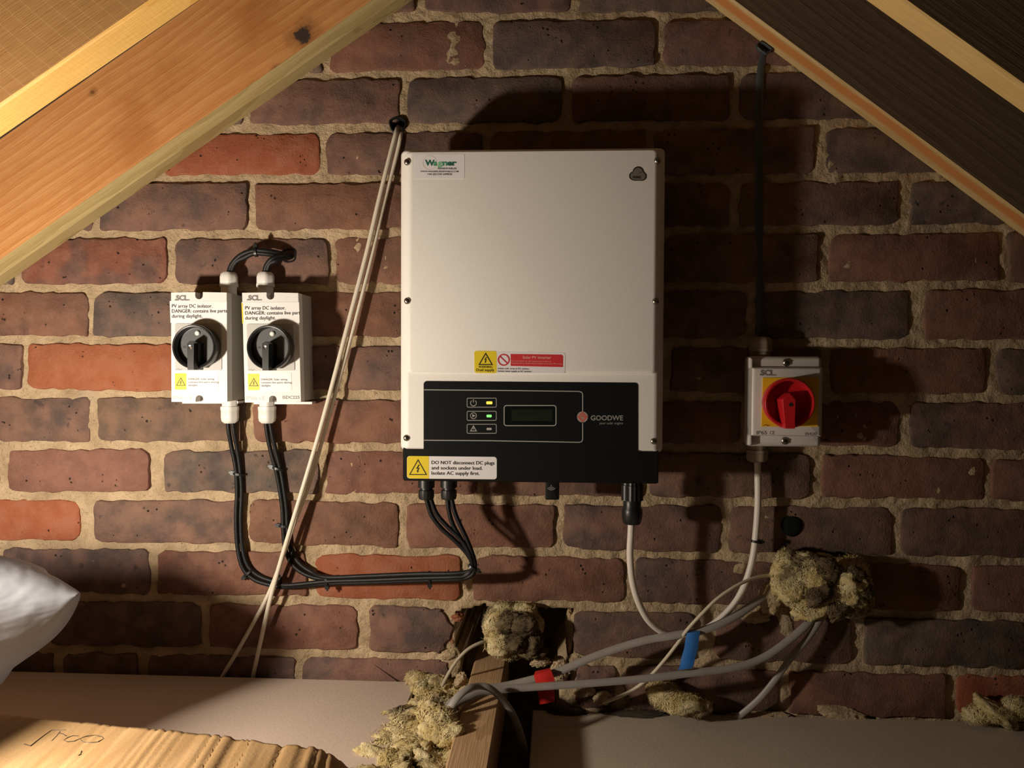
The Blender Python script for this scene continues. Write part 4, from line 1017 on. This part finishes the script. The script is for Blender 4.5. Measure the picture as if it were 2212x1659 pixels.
tag(mk('mineral_wool', *join(*parts), M['wool'], None, 'all'), 'big pile of yellow mineral wool along the left side of the joist', 'mineral wool', 'tufts of yellow mineral wool')
wool([(905, 1470, .02, (22, 20, 14), 4), (930, 1478, .025, (28, 20, 16), 4), (890, 1466, .02, (10, 10, 10), 3)], 'small yellow wool tuft at the foot of the wall by the pale board', 81, 140)
wool([(1440, 1505, .03, (34, 24, 24), 4), (1475, 1520, .04, (40, 26, 20), 4), (1420, 1490, .03, (22, 18, 20), 4), (1505, 1528, .04, (28, 20, 14), 3)], 'dusty wool scrap on the ledge under the level grey cable', 91, 150)
wool([(2150, 1538, .03, (50, 30, 16), 4), (2195, 1530, .03, (30, 24, 22), 4), (2110, 1548, .03, (26, 18, 10), 3)], 'wool scrap on the plasterboard at the lower right corner', 101, 90)

def stone(px, py, dd, r_, m, label, seed, name='mortar_lump', cat_='rubble', grp='loose mortar and brick rubble'):
    c = P(px, py, dd); rad = [q / 1534. for q in r_]
    V, Fs = blob(c, rad, seed, 4, .40, 1.3, .25 * math.sin(seed * 2.1))
    return tag(mk(name, V, Fs, M[m], None, True), label, cat_, grp)
stone(994, 1477, .030, (13, 12, 20), 'mortar', 'pale mortar lump left of the joist where the grey cables bend', 5)
stone(1207, 1445, .006, (17, 14, 26), 'mortar', 'mortar lump at the lower right of the joist hole', 6)
stone(1166, 1430, .010, (20, 12, 10), 'mortar', 'flat mortar lump under the wool ball', 7)
stone(1240, 1430, .000, (12, 10, 18), 'mortar', 'mortar lump at the right lip of the joist hole', 8)
stone(1232, 1362, -.010, (11, 16, 44), 'mortar', 'tall mortar ridge inside the right edge of the hole', 9)
stone(972, 1372, -.004, (9, 12, 20), 'brickchip', 'broken red brick end left of the joist hole', 10, 'brick_fragment')
stone(986, 1332, -.004, (15, 12, 9), 'brickchip', 'broken brick corner at the upper left of the joist hole', 12, 'brick_fragment')
stone(968, 1412, .000, (20, 9, 11), 'mortar', 'crumbling mortar under the broken brick', 13)
stone(1666, 1290, .012, (21, 16, 34), 'mortar', 'rounded mortar lump left of the large wool tuft', 14)
stone(1632, 1335, .002, (34, 7, 13), 'mortar', 'slanting mortar smear under the upper grey cable end', 15)
stone(1695, 1345, .002, (19, 8, 38), 'mortar', 'mortar smear below the large wool tuft', 16)
stone(1560, 1330, .002, (18, 7, 12), 'mortar', 'mortar blob beside the white loop', 17)
stone(1262, 1492, .008, (20, 14, 13), 'mortar', 'rubble lump just right of the red tape', 18)
stone(1300, 1508, .012, (18, 13, 12), 'mortar', 'rubble lump under the level grey cable', 19)
stone(1825, 1545, .008, (50, 12, 16), 'mortar', 'low mortar heap at the plasterboard edge right of centre', 20)
stone(1640, 1550, .008, (56, 12, 12), 'mortar', 'low mortar heap where the dropping grey cable ends', 21)
stone(1240, 1545, .016, (50, 18, 14), 'dirt', 'dark rubble heap below the red tape', 23)
stone(1370, 1548, .016, (70, 18, 12), 'dirt', 'dark rubble heap left of the dusty wool scrap', 24)

c = P(1709, 1136, .004)
tag(mk('wall_plug', *lathe((c.x, -.004, c.z), 'y', [(.0145, -.006), (.0142, .002), (.0125, .0035), (.006, .004), (.0005, .004)], 26, lambda a, h: 1 + .05 * math.sin(3 * a)), mat('dark_green_black_filler', (.010, .012, .011), .95, .1), None, True), 'dark round plug in the brick left of the large wool tuft top', 'wall plug')

# ------------------------------------------------------------------ cardboard
CA = math.radians(-7)
cO = onz(130, 1556, EYE_Z - .381)     # back left reference point on the sheet
cu_ = Vector((math.cos(CA), math.sin(CA), 0)); cv_ = Vector((math.sin(CA), -math.cos(CA), 0)); cv_ = Vector((-math.sin(-CA), -math.cos(CA), 0))
SU0, SU1, SV = -.30, .375, .26
def card_h(u, v):
    """height of the sheet above its reference, u along the back edge, v towards the viewer"""
    s = u - .25 * v
    h = -.05 * np.clip((-.02 - u) / .32, 0, 1) ** 2 * .25
    h = h - .008 * np.clip((u - .10) / .24, 0, 1) ** 1.8 - .060 * np.clip((u - .285) / .09, 0, 1) ** 1.5
    h = h - .03 * np.clip((v - .09) / .21, 0, 1) ** 1.6
    q = np.stack([s * 95, s * 0, s * 0], -1)
    w_ = np.clip((u + .02) / .22, .06, 1)
    cr = np.abs(fbm(q.reshape(-1, 3), 1.0, 2, 77).reshape(s.shape)); cr2 = vnoise(q.reshape(-1, 3) * .35 + 9, 5).reshape(s.shape)
    h = h - .0032 * w_ * (1 - np.clip(cr * 4, 0, 1)) + .0012 * w_ * cr2
    return h
nu, nv = 260, 60
U, Vv = np.meshgrid(np.linspace(SU0, SU1, nu), np.linspace(0, SV, nv))
edge = .010 * fbm(np.stack([Vv.ravel() * 60, Vv.ravel() * 0 + 2, Vv.ravel() * 0], 1), 1.0, 3, 3).reshape(U.shape) * np.clip((U - .2) / .13, 0, 1)
U = U + edge
Vj = Vv + .003 * fbm(np.stack([U.ravel() * 40, U.ravel() * 0, U.ravel() * 0 + 5], 1), 1, 3, 8).reshape(U.shape) * (Vv == 0)
Hh = card_h(U, Vj)
def cpt(u, v, h): return (cO.x + cu_.x * u + cv_.x * v, cO.y + cu_.y * u + cv_.y * v, cO.z + h)
Vt = [cpt(U[j, i], Vj[j, i], Hh[j, i]) for j in range(nv) for i in range(nu)]; nT = len(Vt)
Vt += [cpt(U[j, i], Vj[j, i], Hh[j, i] - .006) for j in range(nv) for i in range(nu)]
Fs = []
for j in range(nv - 1):
    for i in range(nu - 1):
        a = j * nu + i; Fs.append((a, a + 1, a + nu + 1, a + nu)); Fs.append((nT + a, nT + a + nu, nT + a + nu + 1, nT + a + 1))
for j in range(nv - 1):
    for i in (0, nu - 1): a = j * nu + i; Fs.append((a, a + nu, nT + a + nu, nT + a))
for i in range(nu - 1):
    for j in (0, nv - 1): a = j * nu + i; Fs.append((a, nT + a, nT + a + 1, a + 1))
card = thing('cardboard_sheet', (cO.x + .05, cO.y - .15, ZL), 'creased brown cardboard with pencil scribble at the lower left', 'cardboard')
mk('sheet', Vt, Fs, M['card'], card, 'all')
# folded body under the sheet that carries it
bu = [(-.27, .02), (.24, .02), (.24, .22), (-.27, .22)]
mk('folded_body', *loft([[cpt(u, v, ZL - cO.z) for u, v in bu], [cpt(u * .98, v, -.045 if u > 0 else -.045) for u, v in bu]]), M['card'], card)
def on_card(px, py):
    v = FWD + (px - 1106) / F * RIGHT - (py - 829.5) / F * UP; lo_, hi_ = .4, 1.1
    for t in np.arange(.45, 1.1, .0015):
        p_ = EYE + v * t; r_ = p_ - cO; u = r_.dot(cu_); vv = r_.dot(cv_)
        if p_.z <= cO.z + float(card_h(np.array([u]), np.array([vv]))[0]) + .0006: return p_
    return EYE + v * .8
def pencil(pts):
    return sweep([on_card(*p_) for p_ in pts], .00045, 5)
S = [[(52, 1607), (66, 1611), (90, 1592), (112, 1577), (142, 1577)], [(130, 1580), (122, 1590), (112, 1600)], [(128, 1584), (136, 1585), (142, 1589)],
     [(170, 1590), (158, 1589), (146, 1593), (138, 1599), (146, 1602), (160, 1601), (172, 1596), (186, 1590), (204, 1588), (220, 1591), (224, 1596), (212, 1602), (194, 1604), (178, 1602), (173, 1597)],
     [(176, 1622), (174, 1629), (169, 1632)]]
mk('pencil_scribble', *join(*[pencil(s_) for s_ in S]), M['pencil'], card)

# ------------------------------------------------------------------ white polythene bag
secs = [(168, 1283, 1289, .300, .004), (160, 1279, 1308, .300, .012), (140, 1270, 1340, .302, .022), (105, 1252, 1384, .305, .036), (60, 1235, 1424, .312, .052), (10, 1218, 1462, .322, .085), (-50, 1200, 1520, .345, .165), (-120, 1190, 1580, .365, .225), (-210, 1190, 1590, .370, .225), (-320, 1215, 1590, .375, .195), (-400, 1300, 1590, .375, .14), (-440, 1380, 1560, .37, .05)]  # unseen sections past the left edge swollen to shade cardboard and lower wall
rings = []; NB = 56
ss = cat([tuple(map(float, s)) for s in secs], 5)
for k, (px, y0, y1, dd, hd) in enumerate(ss):
    a_, b_ = P(px, y0, dd), P(px, y1, dd)
    zt, zb = a_.z, max(b_.z, EYE_Z - .370); xx = (a_.x + b_.x) / 2
    ring = []
    for i in range(NB):
        t = 2 * math.pi * i / NB; ct, st_ = math.cos(t), math.sin(t)
        ring.append((xx + (P(px, y0, dd).x - xx) * st_, -dd + (min(hd, .062) if ct > 0 else hd) * math.copysign(abs(ct) ** .8, ct), (zt + zb) / 2 + (zt - zb) / 2 * math.copysign(abs(st_) ** .9, st_)))
    rings.append(ring)
V, Fs = loft(rings)
A_ = np.array(V); fold = np.stack([A_[:, 0] * 1.0 + A_[:, 2] * .9, A_[:, 1] * .6, A_[:, 2] * 1.6 - A_[:, 0] * .8], 1)
rd = 1 - np.abs(fbm(fold, 11, 2, 41)) * 2
k_ = np.clip((P(165, 1285, .3).x - A_[:, 0]) / .05, 0, 1)
A_[:, 1] -= .020 * (rd - .3) * k_; A_[:, 2] += .004 * fbm(A_, 14, 2, 60) * k_
A_[:, 2] = np.maximum(A_[:, 2], ZL + .0015)
tag(mk('plastic_bag', A_.tolist(), Fs, M['bag'], None, 'all'), 'crumpled white plastic bag at the left edge below the bricks', 'plastic bag')
